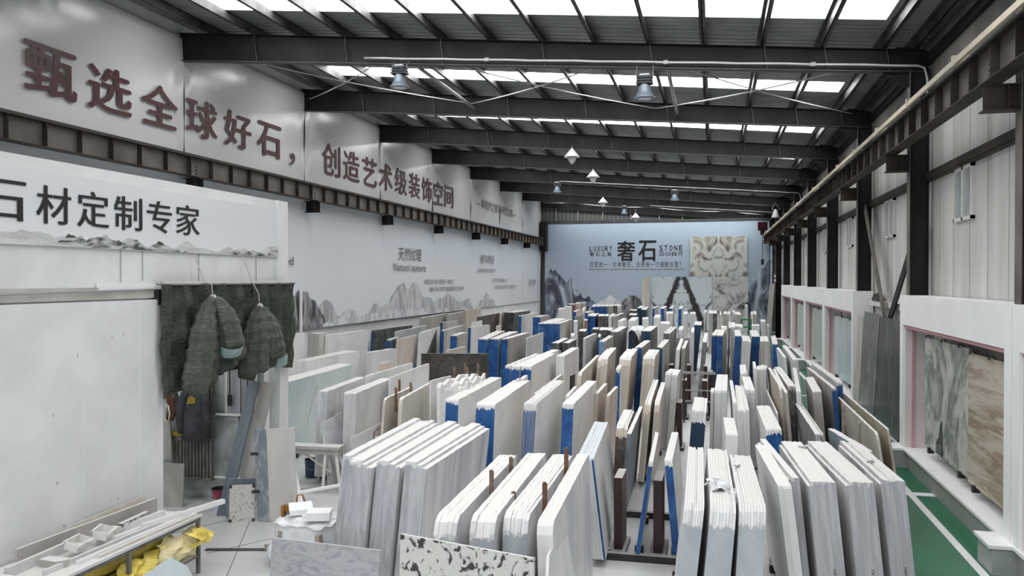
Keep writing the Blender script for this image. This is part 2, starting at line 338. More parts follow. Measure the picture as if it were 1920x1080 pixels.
def obj(name, mb, m, parent=None, loc=(0, 0, 0), rot=(0, 0, 0), smooth=False, fix=True):
    me = bpy.data.meshes.new(name); me.from_pydata(mb.v, [], mb.f); me.validate()
    if fix:
        b = bmesh.new(); b.from_mesh(me); bmesh.ops.recalc_face_normals(b, faces=b.faces)
        big = [f for f in b.faces if len(f.verts) > 4]
        if big: bmesh.ops.triangulate(b, faces=big)
        b.to_mesh(me); b.free()
    me.materials.append(MATS[m])
    if smooth:
        for p in me.polygons: p.use_smooth = True
    o = bpy.data.objects.new(name, me); COL.objects.link(o)
    o.location = loc; o.rotation_euler = rot
    if parent is not None: o.parent = parent
    return o
def tag(o, label, cat, group=None):
    o['label'] = label; o['category'] = cat
    if group: o['group'] = group
    return o
def thing(name, label, cat, loc=(0, 0, 0), rz=0.0, group=None):
    o = bpy.data.objects.new(name, None); COL.objects.link(o); o.empty_display_size = 0.2
    o.location = loc; o.rotation_euler = (0, 0, rz)
    return tag(o, label, cat, group)
def struct(name, mb, m, **k):
    o = obj(name, mb, m, **k); o['kind'] = 'structure'; return o
def part_copy(src, parent, loc, rot=(0, 0, 0)):
    c = src.copy(); COL.objects.link(c); c.parent = parent; c.location = loc; c.rotation_euler = rot; return c
ORD = ['first', 'second', 'third', 'fourth', 'fifth', 'sixth', 'seventh', 'eighth', 'ninth', 'tenth', 'eleventh', 'twelfth', 'thirteenth', 'fourteenth', 'fifteenth', 'sixteenth', 'seventeenth', 'eighteenth']
def lettering(text, box, plane, pos, m, parent, name='lettering', bold=0.0, n=0.006, boldy=0.6):
    """printed characters fitted to box=(a0,a1,z0,z1) on a wall: plane 'x' faces +X (a runs along Y), plane 'y' faces -Y (a runs along X)"""
    cu = bpy.data.curves.new('t', 'FONT'); cu.body = text; cu.size = 1.0; cu.resolution_u = 3
    o = bpy.data.objects.new('t', cu); COL.objects.link(o)
    me = bpy.data.meshes.new_from_object(o.evaluated_get(bpy.context.evaluated_depsgraph_get()))
    bpy.data.objects.remove(o); bpy.data.curves.remove(cu)
    xs = [v.co.x for v in me.vertices]; ys = [v.co.y for v in me.vertices]
    x0, x1, y0, y1 = min(xs), max(xs), min(ys), max(ys); a0, a1, z0, z1 = box
    if bold:                                    # heavier strokes: the outline repeated with small shifts
        V = [tuple(v.co) for v in me.vertices]; Fc = [tuple(p.vertices) for p in me.polygons]; vs = []; fs = []
        for q, (dx, dy) in enumerate(((0, 0), (bold, 0), (-bold, 0), (0, bold * boldy), (0, -bold * boldy))):
            k0 = len(vs); vs += [(x + dx, y + dy, q * .0004) for x, y, z in V]; fs += [tuple(i + k0 for i in f) for f in Fc]
        me = bpy.data.meshes.new(name); me.from_pydata(vs, [], fs)
    for v in me.vertices:
        h = v.co.z
        a = a0 + (v.co.x - x0) / max(1e-6, x1 - x0) * (a1 - a0); z = z0 + (v.co.y - y0) / max(1e-6, y1 - y0) * (z1 - z0)
        v.co = (pos + n + h, a, z) if plane == 'x' else (a, pos - n - h, z)
    me.materials.clear(); me.materials.append(MATS[m]); me.name = name
    ob = bpy.data.objects.new(name, me); COL.objects.link(ob); ob.parent = parent
    return ob
def spaced(text, box, plane, pos, m, parent, fill=0.76, **k):
    """letter-spaced line: every character in its own cell of the box"""
    a0, a1, z0, z1 = box; p = (a1 - a0) / (len(text) - 1 + fill)
    for i, ch in enumerate(text):
        if ch == ' ': continue
        w_ = p * fill
        if ch in '·,!': lettering(ch, (a0 + p * i + w_ * .2, a0 + p * i + w_ * .4, z0 + (z1 - z0) * (.4 if ch == '·' else 0), z0 + (z1 - z0) * (.55 if ch == '·' else .25 if ch == ',' else 1)), plane, pos, m, parent, **k)
        elif ch == '一': lettering(ch, (a0 + p * i, a0 + p * i + w_, z0 + (z1 - z0) * .46, z0 + (z1 - z0) * .56), plane, pos, m, parent, **k)
        else: lettering(ch, (a0 + p * i, a0 + p * i + w_, z0, z1), plane, pos, m, parent, **k)
def ridge(pts, depth=3, amp=0.12, seed=1):
    r = random.Random(seed)
    for _ in range(depth):
        q = []
        for (a, b), (c, d) in zip(pts, pts[1:]):
            l = math.hypot(c - a, d - b); q += [(a, b), ((a + c) / 2 + r.uniform(-amp, amp) * l * 0.4, (b + d) / 2 + r.uniform(-amp, amp) * l)]
        pts = q + [pts[-1]]
    return pts
def printed(pts, base, plane, pos, m, parent, n=0.003, name='printed_mountain', seed=1, amp=0.14):
    """a mountain printed on a banner: outline pts (a, z) closed down to the base line"""
    top = ridge(pts, 3, amp, seed); mb = MB()
    vs = []; k = len(top)
    for a, z in top: vs.append((a, z))
    for a, z in top: vs.append((a, min(z, base(a) if callable(base) else base)))
    mp = (lambda a, z: (pos + n, a, z)) if plane == 'x' else (lambda a, z: (a, pos - n, z))
    mb.add([mp(*v) for v in vs], [(i, i + 1, k + i + 1, k + i) if plane == 'y' else (k + i, k + i + 1, i + 1, i) for i in range(k - 1)])
    return obj(name, mb, m, parent, fix=False)
# ---------------------------------------------------------------- the shed
Y0, Y1, XL, XR = -12.5, 59.7, -12.4, 4.06
CY = [11.45 + 6 * k for k in range(-4, 9)]            # column lines
def zroof(x): return 8.19 - (x - XR) * 0.0895         # underside of the roof sheet
def zraf_top(x): return zroof(x) - 0.22
def zraf_bot(x): return 7.58 - (x - 3.63) * 0.0753

fl = MB().box(XL - .2, 2.05, Y0, Y1, -.1, 0.0).box(3.60, XR, Y0, Y1, -.1, 0.0)
struct('floor', fl, 'floor_tile')
struct('floor_2', MB().box(2.05, 3.60, Y0, Y1, -.1, 0.0), 'green_floor')
ln = MB().box(3.14, 3.25, Y0, 34, 0, .003)
for y in (15.0, 27.0): ln.box(2.05, 3.14, y, y + .22, 0, .003).box(3.25, 3.60, y, y + .22, 0, .003)
tag(obj('floor_marking', ln, 'paint_white'), 'white painted line along the green floor lane', 'floor line')
# joints of the floor tiles at the left
sj = MB()
for p, q in (((-7.524, 10.122, .002), (-6.473, 12.137, .002)), ((-7.267, 12.276, .002), (-5.680, 8.820, .002)), ((-6.467, 9.616, .002), (-5.457, 11.196, .002)), ((-6.250, 11.720, .002), (-5.836, 10.709, .002))): sj.bar(p, q, .008, .003)
s = obj('floor_joint', sj, 'ink_grey'); s['kind'] = 'structure'
tag(obj('threshold_strip', MB().bar((-6.563, 9.746, .007), (-5.629, 9.974, .007), .08, .012), 'steel_flange'), 'flat grey metal strip across the floor right of the work table', 'strip')

struct('wall_left', MB().box(XL - .2, XL, Y0, Y1, 0, 9.75), 'plaster')
struct('wall_right', MB().box(XR, XR + .15, Y0, Y1, 0, 8.3), 'panel_wall')
bk = MB().prism([(XL, 0), (XR, 0), (XR, zroof(XR)), (XL, zroof(XL))], Y1, Y1 + .15, 'y')
struct('wall_back', bk, 'clad_dark')
# roof: ribbed sheet with one translucent strip in every bay
SKY = [(c + 3.72, c + 4.80) for c in CY[:-1]]
def roof_strip(ya, yb):
    mb = MB(); y = ya; prof = []
    n = max(1, round((yb - ya) / .24)); d = (yb - ya) / n
    for i in range(n):
        y = ya + i * d
        prof += [(y, 0), (y + d * .72, 0), (y + d * .78, .035), (y + d * .94, .035)]
    prof.append((yb, 0))
    vs = []; fs = []
    for (y, h) in prof: vs += [(XL - .2, y, zroof(XL - .2) + h), (XR + .15, y, zroof(XR + .15) + h)]
    for i in range(len(prof) - 1): fs.append((2 * i, 2 * i + 1, 2 * i + 3, 2 * i + 2))
    return mb.add(vs, fs)
cl = MB(); prev = Y0
for a, b in SKY:
    q = roof_strip(prev, a); cl.add(q.v, q.f); prev = b
q = roof_strip(prev, Y1); cl.add(q.v, q.f)
for a, b in SKY:                                        # opaque sheet left and right of each strip
    for x0, x1 in ((XL - .2, -10.9), (3.0, XR + .15)):
        cl.add([(x0, a, zroof(x0)), (x1, a, zroof(x1)), (x1, b, zroof(x1)), (x0, b, zroof(x0))], [(0, 1, 2, 3)])
struct('ceiling', cl, 'roof_sheet', fix=False)
for i, (a, b) in enumerate(SKY):
    x0, x1 = -10.9, 3.0
    mb = MB().add([(x0, a, zroof(x0) + .01), (x1, a, zroof(x1) + .01), (x1, b, zroof(x1) + .01), (x0, b, zroof(x0) + .01)], [(3, 2, 1, 0)])
    struct('window_%d' % (i + 1), mb, 'skylight', fix=False)

# purlins: channel sections running the length of the shed on top of the frames
PX = [3.72] + [3.15 - 1.13 * k for k in range(14)]
def purlin_mb(x):
    z0, z1 = zraf_top(x), zroof(x) - .005
    return MB().box(x - .008, x + .008, Y0, Y1, z0, z1).box(x - .008, x + .07, Y0, Y1, z0, z0 + .012).box(x - .07, x + .008, Y0, Y1, z1 - .012, z1)
for k, x in enumerate(PX):
    o = obj('roof_purlin', purlin_mb(x), 'steel_purlin')
    tag(o, 'grey steel purlin under the roof sheet, %s from the right wall' % ORD[k], 'roof purlin', 'roof purlins')

# frames: tapered roof beams with stiffening braces, and the columns of the right wall
def ibeam_web(y):
    mb = MB(); xa, xb = XL + .02, 3.9
    vs = []
    for x in (xa, xb):
        for z in (zraf_bot(x), zraf_top(x)):
            for dy in (-.008, .008): vs.append((x, y + dy, z))
    mb.add(vs, [(0, 2, 6, 4), (1, 5, 7, 3), (0, 4, 5, 1), (2, 3, 7, 6), (0, 1, 3, 2), (4, 6, 7, 5)])
    return mb
def flange(y, top):
    xa, xb = XL + .02, 3.9; f = (lambda x: zraf_top(x) - .012) if top else zraf_bot
    vs = [(x, y + dy, f(x) + dz) for x in (xa, xb) for dz in (0, .014) for dy in (-.11, .11)]
    return MB().add(vs, [(0, 4, 5, 1), (2, 3, 7, 6), (0, 2, 6, 4), (1, 5, 7, 3), (0, 1, 3, 2), (4, 6, 7, 5)])
vis = [c for c in CY if c > 11]
for i, y in enumerate(CY):
    if y < 5 or y > 59: 
        if y > 59: y = 59.4
        else: continue
    t = thing('roof_beam', 'x', 'roof beam', (0, 0, 0), 0, 'tapered steel roof beams')
    n = sum(1 for c in CY[:i + 1] if c > 12)
    t['label'] = ('dark tapered steel roof beam, %s crossing the hall from the camera' % ORD[n - 1]) if n else 'dark tapered steel roof beam above and behind the first column'
    if y < 6: t['label'] = 'dark tapered steel roof beam overhead behind the camera side column'
    obj('web', ibeam_web(y), 'steel_dark', t); obj('top_flange', flange(y, True), 'steel_dark', t)
    obj('bottom_flange', flange(y, False), 'steel_flange', t)
    for k, x in enumerate(PX[1:]):
        if k % 2 == 0 or k in (1,):
            sb = MB().bar((x + .05, y - .10, zraf_top(x) + .05), (x + .12, y - .10, zraf_bot(x) + .015), .045, .02)
            obj('fly_brace', sb, 'steel_purlin', t)
    # haunch plate over the column
    if y < 59.2:
        obj('haunch', MB().prism([(3.15, zraf_bot(3.15)), (3.55, zraf_bot(3.55) - .28), (3.97, zraf_bot(3.97) - .28), (3.97, zraf_top(3.97)), (3.55, zraf_top(3.55) + .06), (3.40, zraf_top(3.4) + .06)], y - .011, y + .011, 'y'), 'steel_dark', t)
def column(y, k):
    t = thing('steel_column', 'dark steel column of the right wall, %s from the camera' % ORD[k], 'column', (3.63, y, 0), 0, 'steel columns of the right wall')
    z0, z1 = .0, 7.62
    obj('web', MB().box(.012, .33, -.006, .006, z0, z1), 'steel_dark', t)
    obj('front_flange', MB().box(0, .014, -.11, .11, z0, z1), 'steel_crane_grey', t)
    obj('back_flange', MB().box(.33, .344, -.11, .11, z0, z1), 'steel_dark', t)
    b = obj('bracket', MB().box(-.40, 0, -.008, .008, 5.69, 5.98).box(-.42, 0, -.10, .10, 5.98, 5.998).box(-.42, 0, -.10, .10, 5.67, 5.69), 'steel_crane', t)
    obj('stiffener', MB().box(-.14, -.125, -.09, .09, 5.69, 5.98), 'steel_crane', b)
    return t
for k, y in enumerate([c for c in CY if 11 < c < 59]): column(y, k)

# crane runways: plate girders with stiffeners, rail on top
def runway(name, x, ys, side, label):
    t = thing(name, label, 'crane beam', (x, 0, 0))
    web = obj('web', MB().box(-.007, .007, ys, 59.2, 6.012, 6.45), 'steel_crane_grey', t)
    obj('bottom_flange', MB().box(-.12, .12, ys, 59.2, 6.0, 6.014), 'steel_crane', t)
    obj('top_flange', MB().box(-.13, .13, ys, 59.2, 6.45, 6.466), 'steel_crane', t)
    obj('rail', MB().box(-.022, .022, ys, 59.2, 6.466, 6.54), 'rail', t)
    mb = MB().box(-.115, .115, -.006, .006, 6.014, 6.45); first = None
    y = 11.45 - 6 * 1 + .43
    k = 0
    while y < 59:
        if first is None: first = obj('stiffener', mb, 'steel_crane', t, (0, y, 0))
        else: part_copy(first, t, (0, y, 0))
        y += 6 / 7; k += 1
    for c in CY:
        if 11 < c < 59:
            bm = MB()
            for j in range(3): bm.tube([(-.02 * side, c - .08, 6.10 + j * .075), (.03 * side, c - .08, 6.10 + j * .075)], .022, 6)
            obj('bolt_row', bm, 'rail', web)
    return t
runway('crane_beam', 3.30, 4.0, -1, 'rusty steel crane beam on brackets along the right wall')
runway('crane_beam', -11.92, 4.0, 1, 'rusty steel crane beam across the left wall banner')
t = thing('conductor_bar', 'cream conductor bar with clips on the right crane beam', 'conductor bar', (3.12, 0, 0))
obj('bar', MB().box(-.022, .022, 4.0, 58.8, 6.47, 6.55), 'busbar', t)
clip = None
for k in range(17):
    y = 12.3 + k * 2.75
    if clip is None: clip = obj('clip', MB().box(-.03, .18, -.04, .04, 6.455, 6.60), 'busbar', t, (0, y, 0))
    else: part_copy(clip, t, (0, y, 0))
tag(obj('cable_run', MB().tube([(3.16, 4, 6.43), (3.16, 58.8, 6.43)], .018, 6), 'black'), 'thin black cable under the cream conductor bar', 'cable')
for k, y in enumerate([c for c in CY if 11 < c < 59]):
    t = thing('crane_bracket', 'short dark bracket under the left crane beam, %s from the camera' % ORD[k], 'bracket', (-12.24, y, 0), 0, 'brackets of the left crane beam')
    obj('plate', MB().box(0, .46, -.01, .01, 5.66, 5.99), 'steel_dark', t)
    obj('cap', MB().box(0, .46, -.14, .14, 5.975, 5.998).box(0, .44, -.12, .12, 5.65, 5.665), 'steel_crane', t)
    obj('web', MB().box(.30, .315, -.12, .12, 5.665, 5.975), 'steel_crane', t)

# girts, maroon strip and small windows of the right wall
struct('trim_1', MB().box(3.93, XR, Y0, Y1, 5.48, 5.64).box(3.90, 3.93, Y0, Y1, 5.50, 5.52), 'steel_crane')
struct('trim_2', MB().box(3.99, XR, Y0, Y1, 6.62, 6.78), 'maroon')
struct('trim_30', MB().box(4.02, XR, Y0, Y1, 6.78, 8.2), 'wall_dirt_shade')  # upper wall band: real dirt, with the dimness under the eaves painted in
struct('trim_3', MB().box(3.95, XR, Y0, Y1, 7.0, 7.10).box(3.93, XR, Y0, Y1, 7.72, 7.9), 'steel_dark')
wn = 20
for c in CY[4:-1]:
    y0, y1, z0, z1 = c + 3.3, c + 4.35, 4.58, 5.48
    f = MB(); fw = .055
    f.box(4.0, XR, y0, y1, z0, z0 + fw).box(4.0, XR, y0, y1, z1 - fw, z1).box(4.0, XR, y0, y0 + fw, z0, z1).box(4.0, XR, y1 - fw, y1, z0, z1).box(4.0, XR, (y0 + y1) / 2 - .04, (y0 + y1) / 2 + .04, z0, z1)
    wf = struct('window_%d' % wn, f, 'pvc'); wn += 1
    p = obj('window_pane', MB().box(4.04, 4.055, y0 + fw, y1 - fw, z0 + fw, z1 - fw), 'glass_pane', wf)

# white display frames between the columns, plinth below
def frame(ya, yb, n):
    x0, x1 = 3.52, 3.62; zt, zb, zs = 3.29, 2.73, .37
    fr = MB().box(x0, x1 + .4, ya, yb, zb, zt).box(x0, x1 + .4, ya, ya + .26, zs, zb).box(x0, x1 + .4, yb - .26, yb, zs, zb)
    struct('trim_%d' % n, fr, 'paint_white')
    j = MB().box(x0 + .04, XR - .02, ya + .26, ya + .275, zs, zb).box(x0 + .04, XR - .02, yb - .275, yb - .26, zs, zb)
    struct('trim_%d' % (n + 1), j, 'jamb')
    struct('trim_%d' % (n + 2), MB().box(x0 + .05, x0 + .10, ya + .27, yb - .27, zb - .012, zb + .005).box(x0 + .03, x0 + .06, ya + .27, yb - .27, zb - .06, zb).box(x0 + .16, x0 + .20, yb - .33, yb - .28, zs, zb - .075), 'jamb_red')
n = 10
FR = [(5.0, 11.7), (11.2, 17.7), (23.2, 29.6), (29.3, 35.6), (35.3, 41.6), (41.3, 47.6)]
FR = [(5.3, 11.28), (11.3, 17.58), (23.28, 29.42), (29.44, 35.42), (35.44, 41.42), (41.44, 47.42)]
for a, b in FR: frame(a, b, n); n += 3
pl = MB().box(3.56, XR, Y0, 48, 0, .33)
for c in CY:
    if c < 48: pl.box(3.28, 3.56, c - .28, c + .28, 0, .33)
struct('trim_4', pl, 'plinth')
lip = MB().box(3.50, XR, Y0, 48, .33, .372)
for c in CY:
    if c < 48: lip.box(3.24, 3.50, c - .31, c + .31, .33, .372)
struct('trim_5', lip, 'paint_white')

# slabs on show: y0,y1,z0,z1,x,material,label
t_ = 'display_slab'
for y0, y1, z0, z1, x, m, lb in [
    (13.85, 16.55, .58, 2.55, 3.74, 'green_marble', 'green and cream veined marble slab hung in the nearest white frame'),
    (11.45, 13.80, .55, 2.50, 3.72, 'onyx', 'honey banded onyx slab hung beside the green marble'),
    (24.6, 28.4, .60, 2.45, 3.74, 'sky_slab', 'pale sky blue slab hung in the second white frame'),
    (23.6, 24.55, .56, 2.40, 3.72, 'brown_slab', 'narrow brown slab beside the pale sky blue slab'),
    (30.2, 34.6, .60, 2.50, 3.74, 'mint_slab', 'green striped slab hung in the third white frame'),
    (36.2, 40.6, .60, 2.50, 3.74, 'mint_slab', 'pale green striped slab in the fourth white frame'),
    (42.2, 46.6, .60, 2.50, 3.74, 'grey_slab', 'grey slab hung in the farthest white frame')]:
    t = thing(t_, lb, 'stone slab', (x, y0, z0), 0, 'slabs hung in the white frames')
    L_, H_ = y1 - y0, z1 - z0
    o = obj('slab', MB().box(0, .022, 0, L_, 0, H_), m, t)
    for q in (.12, .5, .88):
        hk = MB().tube([(.03, L_ * q, H_ - .02), (-.01, L_ * q, H_ + .04), (-.03, L_ * q + .1, H_ + .03), (-.02, L_ * q + .16, H_ - .02)], .012, 6)
        obj('hook', hk, 'black', t)
    for q in (.15, .85): obj('foot_clip', MB().box(-.04, .06, L_ * q - .04, L_ * q + .04, -.08, .02), 'black', t)
gn = thing('picture_chip', 'dark green arch shaped inlay at the foot of the green marble', 'inlay', (3.728, 14.9, .60))
obj('inlay', MB().prism([(0, 0), (.85, 0), (.80, .18), (.62, .30), (.55, .52), (.45, .60), (.42, .0)], 0, .01, 'x'), 'black_slab', gn)

# open bay with V bracing and three tall slabs leaning on the plinth
nd = (3.80, 20.5, 2.62)
vb = thing('cross_brace', 'light grey flat steel brace slanting down from the third column', 'brace', (0, 0, 0))
obj('bar', MB().bar((3.80, 23.25, 5.45), nd, .26, .03, (1, 0, 0)), 'steel_crane_grey', vb)
vb = thing('cross_brace', 'dark steel brace slanting down from the second column', 'brace', (0, 0, 0))
obj('bar', MB().bar((3.84, 17.60, 4.65), (3.84, 20.45, 2.55), .25, .03, (1, 0, 0)), 'steel_dark', vb)
struct('trim_6', MB().box(3.90, XR, 17.7, 23.2, 2.93, 3.06), 'pvc')
lean = math.radians(3)
for y0, y1, z1, m, lb in [(17.75, 20.25, 2.76, 'black_slab', 'black polished slab leaning between the braces and the white frame'),
                          (20.35, 22.3, 2.80, 'grey_slab', 'grey veined polished slab leaning behind the black slab'),
                          (22.4, 23.15, 2.66, 'taupe', 'narrow grey slab leaning farthest left in the open bay')]:
    o = obj('leaning_slab', MB().box(0, .022, 0, y1 - y0, 0, z1 - .372), m, None, (3.52, y0, .374), (0, lean, 0))
    tag(o, lb, 'stone slab', 'slabs leaning in the open bay')
tag(obj('wall_clutter', MB().box(0, .12, 0, .9, 0, .09).box(.02, .1, .2, .5, .09, .2).box(0, .1, .6, .75, .09, .16), 'iron', None, (3.88, 21.8, 3.06)), 'dusty dark offcuts on the ledge behind the pale brace', 'offcuts')

# back wall: printed sheet, hung stone panels
bp = tag(obj('back_banner', MB().box(-12.0, 3.62, 59.36, 59.40, .05, 7.62), 'vinyl_back'), 'large pale blue printed banner covering the far wall', 'banner')
PY = 59.36
def b0(a): return .1
printed([(-12.0, 3.4), (-11.7, 4.1), (-11.55, 4.35), (-11.4, 4.15), (-11.2, 4.3), (-11.0, 4.0), (-10.6, 3.5), (-10.4, 3.35), (-10.15, 3.7), (-9.7, 2.9), (-9.1, 2.2), (-8.8, 2.4), (-8.2, 1.6), (-7.4, 1.2)], b0, 'y', PY, 'rock_snow', bp, .004, seed=3, amp=.22)
printed([(-9.2, 1.5), (-8.0, 2.0), (-7.2, 2.5), (-6.4, 1.9), (-5.4, 2.2), (-4.6, 1.6)], b0, 'y', PY, 'rock_pale', bp, .003, seed=4)
printed([(-6.7, 1.0), (-6.4, 2.0), (-6.0, 2.3), (-5.5, 2.45), (-5.1, 2.2), (-4.9, 1.2)], b0, 'y', PY, 'rock_dark', bp, .006, seed=5)
printed([(2.0, 2.2), (2.2, 2.6), (2.5, 3.6), (2.8, 3.9), (3.05, 4.3), (3.3, 4.4), (3.62, 4.9)], b0, 'y', PY, 'rock_snow', bp, .004, seed=6, amp=.2)
spaced('LUXURY', (-8.72, -7.12, 5.60, 5.97), 'y', PY, 'ink', bp, .68, n=.01, bold=.012)
spaced('奢石之美', (-8.72, -7.15, 5.24, 5.54), 'y', PY, 'ink', bp, n=.01)
spaced('奢石', (-6.72, -4.02, 4.90, 6.31), 'y', PY, 'ink', bp, .82, bold=.024, n=.01)
spaced('STONE', (-3.78, -2.20, 5.60, 5.97), 'y', PY, 'ink', bp, .62, n=.01, bold=.012)
spaced('回归自然', (-3.78, -2.18, 5.24, 5.54), 'y', PY, 'ink', bp, n=.01)
spaced('百里挑一·珍稀奢石,还原每一寸细腻纹理!', (-8.72, -2.15, 4.46, 4.84), 'y', PY, 'ink_grey', bp, .80, n=.01)
lettering('Rare stone in a hundred, Still scanning renders every inch of fine texture!', (-8.72, -2.12, 4.20, 4.38), 'y', PY, 'ink_grey', bp, n=.01)
t = thing('stone_picture', 'square framed picture of mirrored brown and white stone on the far wall', 'picture', (.25, 59.256, 5.15))
obj('panel', MB().box(-1.92, 1.92, 0, .10, -1.4, 1.4), 'agate_photo', t)
def bslab(x, w_, m, lb):
    t = thing('book_matched_slab', lb, 'stone slab', (x, 57.6, 0), 0, 'slabs standing before the far wall')
    obj('slab', MB().box(-w_ / 2, w_ / 2, 0, .03, .1, 3.76), m, t)
bslab(-2.2, 4.06, 'agate_blue', 'pale blue slab with mirrored black wedges before the far wall')
bslab(1.02, 2.30, 'agate_white', 'white slab with black veins right of the mirrored slab')
for k in range(3):
    o = obj('stone_strip', MB().box(0, .15, 0, .03, 0, 3.7 + .03 * k), 'cream', None, (-4.80 + .16 * k, 57.2, 0))
    tag(o, 'tall narrow cream stone strip, %s left of the mirrored slab' % ORD[k], 'stone strip', 'cream strips by the mirrored slab')
for k, (a, b_) in enumerate([(51.2, 52.6), (52.7, 54.0), (54.2, 55.6)]):
    o = obj('leaning_slab', MB().box(0, .03, 0, b_ - a, 0, 3.35 - .05 * k), 'wood_slab', None, (3.18, a, .0), (0, math.radians(4), 0))
    tag(o, 'tall wood-grained grey slab by the far right corner, %s from the camera' % ORD[k], 'stone slab', 'wood grained slabs in the corner')
t = thing('side_banner', 'narrow pale blue banner with small marks by the far right column', 'banner', (3.60, 57.2, 0))
obj('sheet', MB().box(0, .02, -.9, .9, 0, 6.0), 'vinyl_back', t)
obj('printed_marks', MB().box(-.004, 0, -.35, .35, 4.6, 4.9).box(-.004, 0, -.2, .2, 3.6, 4.1), 'ink_grey', t)
o = thing('notice_board', 'small dark red notice board with pale rows beside the far right columns', 'notice board', (3.595, 53.40, 3.35))
obj('board', MB().box(0, .03, -.7, .7, 0, .65), 'maroon', o)
obj('rows', MB().box(-.004, 0, -.6, .6, .38, .5).box(-.004, 0, -.6, .6, .12, .24), 'pvc', o)
cr = thing('hanging_pendant', 'small dark pendant switch hanging on a cable before the far banner', 'pendant', (3.05, 57.0, 0))
obj('cable', MB().tube([(0, 0, 6.9), (0, 0, 4.9)], .02, 6), 'black', cr); obj('switch_box', MB().box(-.09, .09, -.06, .06, 4.55, 4.92), 'black', cr); obj('hoist', MB().box(-.3, .3, -.25, .25, 6.8, 7.35).box(-.14, .14, -.14, .14, 6.5, 6.8), 'maroon', cr)
cb = MB()
for x in (-11.2, -9.6, -7.8, -5.8, -3.8, -2.2, -.4, 1.4): cb.box(x - .04, x + .04, 59.5, 59.62, 7.62, zroof(x))
struct('trim_7', cb, 'galv')
struct('trim_8', MB().box(-12.1, 3.8, 59.30, 59.45, 7.62, 7.80), 'steel_flange')
struct('trim_9', MB().box(-12.2, -11.75, 58.6, 59.3, 5.6, 7.75), 'steel_dark')

# left wall: glossy printed sheets
ub = thing('wall_banner', 'glossy white upper banner with large maroon characters on the left wall', 'banner', (0, 0, 0))
def wavy_sheet(y0, y1, z0, z1, seed, fold):
    r = random.Random(seed)
    def f(u, v):
        y = y0 + (y1 - y0) * u; z = z0 + (z1 - z0) * v
        e = min(y - y0, y1 - y) / .5
        bulge = .045 * math.sin(math.pi * u) ** .5 * (0.6 + .4 * math.sin(3.1 * v + seed))
        ripple = fold * .02 * math.sin(y * 9 + 3 * math.sin(z * 1.3 + seed)) * max(0, 1 - e) 
        return (-12.30 + bulge + ripple, y, z)
    return MB().grid(48, 16, f)
for k, c in enumerate(CY[:-1]):
    y0, y1 = c + .02, c + 5.98
    obj('sheet', wavy_sheet(y0, y1, 6.0, 9.32, k, 1.0), 'vinyl_upper', ub, smooth=True, fix=False)
UX = -12.245
for k, ch in enumerate('甄选全球好石'): lettering(ch, (12.69 + 1.594 * k, 12.69 + 1.594 * k + 1.25, 7.07, 7.99), 'x', UX, 'ink_maroon', ub, bold=.022)
lettering('，', (22.42, 22.76, 6.98, 7.36), 'x', UX, 'ink_maroon', ub)
for k, ch in enumerate('创造艺术级装饰空间'): lettering(ch, (24.57 + 1.557 * k, 24.57 + 1.557 * k + 1.28, 7.0, 8.02), 'x', UX, 'ink_maroon', ub, bold=.020)
lettering('— 集自然之美 琢天然之魂 —', (42.5, 51.3, 7.45, 7.95), 'x', UX, 'ink_grey', ub, bold=.01)
lb_ = thing('wall_banner', 'pale blue lower banner with grey mountains on the left wall', 'banner', (0, 0, 0))
lsh = obj('sheet', MB().grid(200, 8, lambda u, v: (-12.29 + .02 * math.sin(u * 95) * math.sin(u * 31 + v * 2) + (.03 * math.sin(u * 600 + 5 * v) * max(0, (u - .86) / .14)), 8 + u * 51.2, 2.04 + v * 4.1)), 'vinyl_lower', lb_, smooth=True, fix=False)
LX = -12.262
base = lambda a: 2.06
def mt(px, m, seed, n, amp=.16): printed(px, base, 'x', LX, m, lsh, n, seed=seed, amp=amp)
mt([(21.2, 3.2), (22.0, 2.9), (22.3, 3.25), (22.6, 3.2), (22.75, 3.02), (23.0, 3.28), (23.3, 3.22), (23.6, 3.15), (23.9, 2.95), (24.2, 2.75), (24.6, 2.45), (25.0, 2.1)], 'rock_dark', 11, .010, .2)
mt([(23.8, 2.3), (24.3, 2.75), (24.8, 2.95), (25.2, 2.85), (25.5, 2.5), (26.0, 2.2)], 'rock_grey', 12, .008)
mt([(25.4, 2.1), (26.0, 2.35), (26.5, 2.62), (27.0, 2.5), (27.6, 2.3), (28.2, 2.15)], 'rock_pale', 13, .012)
mt([(27.8, 2.1), (28.5, 2.45), (29.0, 2.72), (29.5, 2.55), (30.2, 2.7), (31.0, 3.15), (31.8, 3.45), (32.3, 3.2), (33.0, 3.5), (33.7, 3.1), (34.4, 2.8), (35.6, 2.6), (36.6, 2.7), (37.6, 3.0), (38.6, 2.7), (39.6, 2.5), (40.6, 2.6), (41.4, 2.3), (42.4, 2.1)], 'rock_grey', 14, .009, .2)
mt([(42.2, 2.1), (43.2, 2.45), (44.4, 2.85), (45.4, 2.5), (46.4, 2.1)], 'rock_grey', 15, .008, .2)
mt([(24.6, 2.15), (26.0, 2.2), (28.0, 2.35), (30.0, 2.3), (33.0, 2.35), (36.0, 2.3), (40.0, 2.25), (43, 2.15)], 'rock_pale', 16, .014, .1)
lettering('天然纹理', (31.2, 33.85, 4.36, 4.90), 'x', LX, 'ink_grey', lsh, n=.016)
lettering('Natural texture', (30.7, 34.4, 3.93, 4.24), 'x', LX, 'ink_grey', lsh, n=.016)
lettering('大理石的 色彩 质感是一种自然,', (34.15, 38.4, 3.36, 3.60), 'x', LX, 'ink_grey', lsh, n=.016)
lettering('凝聚 天地之精华,塑造完美的艺术空间', (34.9, 40.0, 3.04, 3.26), 'x', LX, 'ink_grey', lsh, n=.016)
lettering('奢华质感', (43.1, 45.9, 4.46, 4.94), 'x', LX, 'ink_grey', lsh, n=.05)
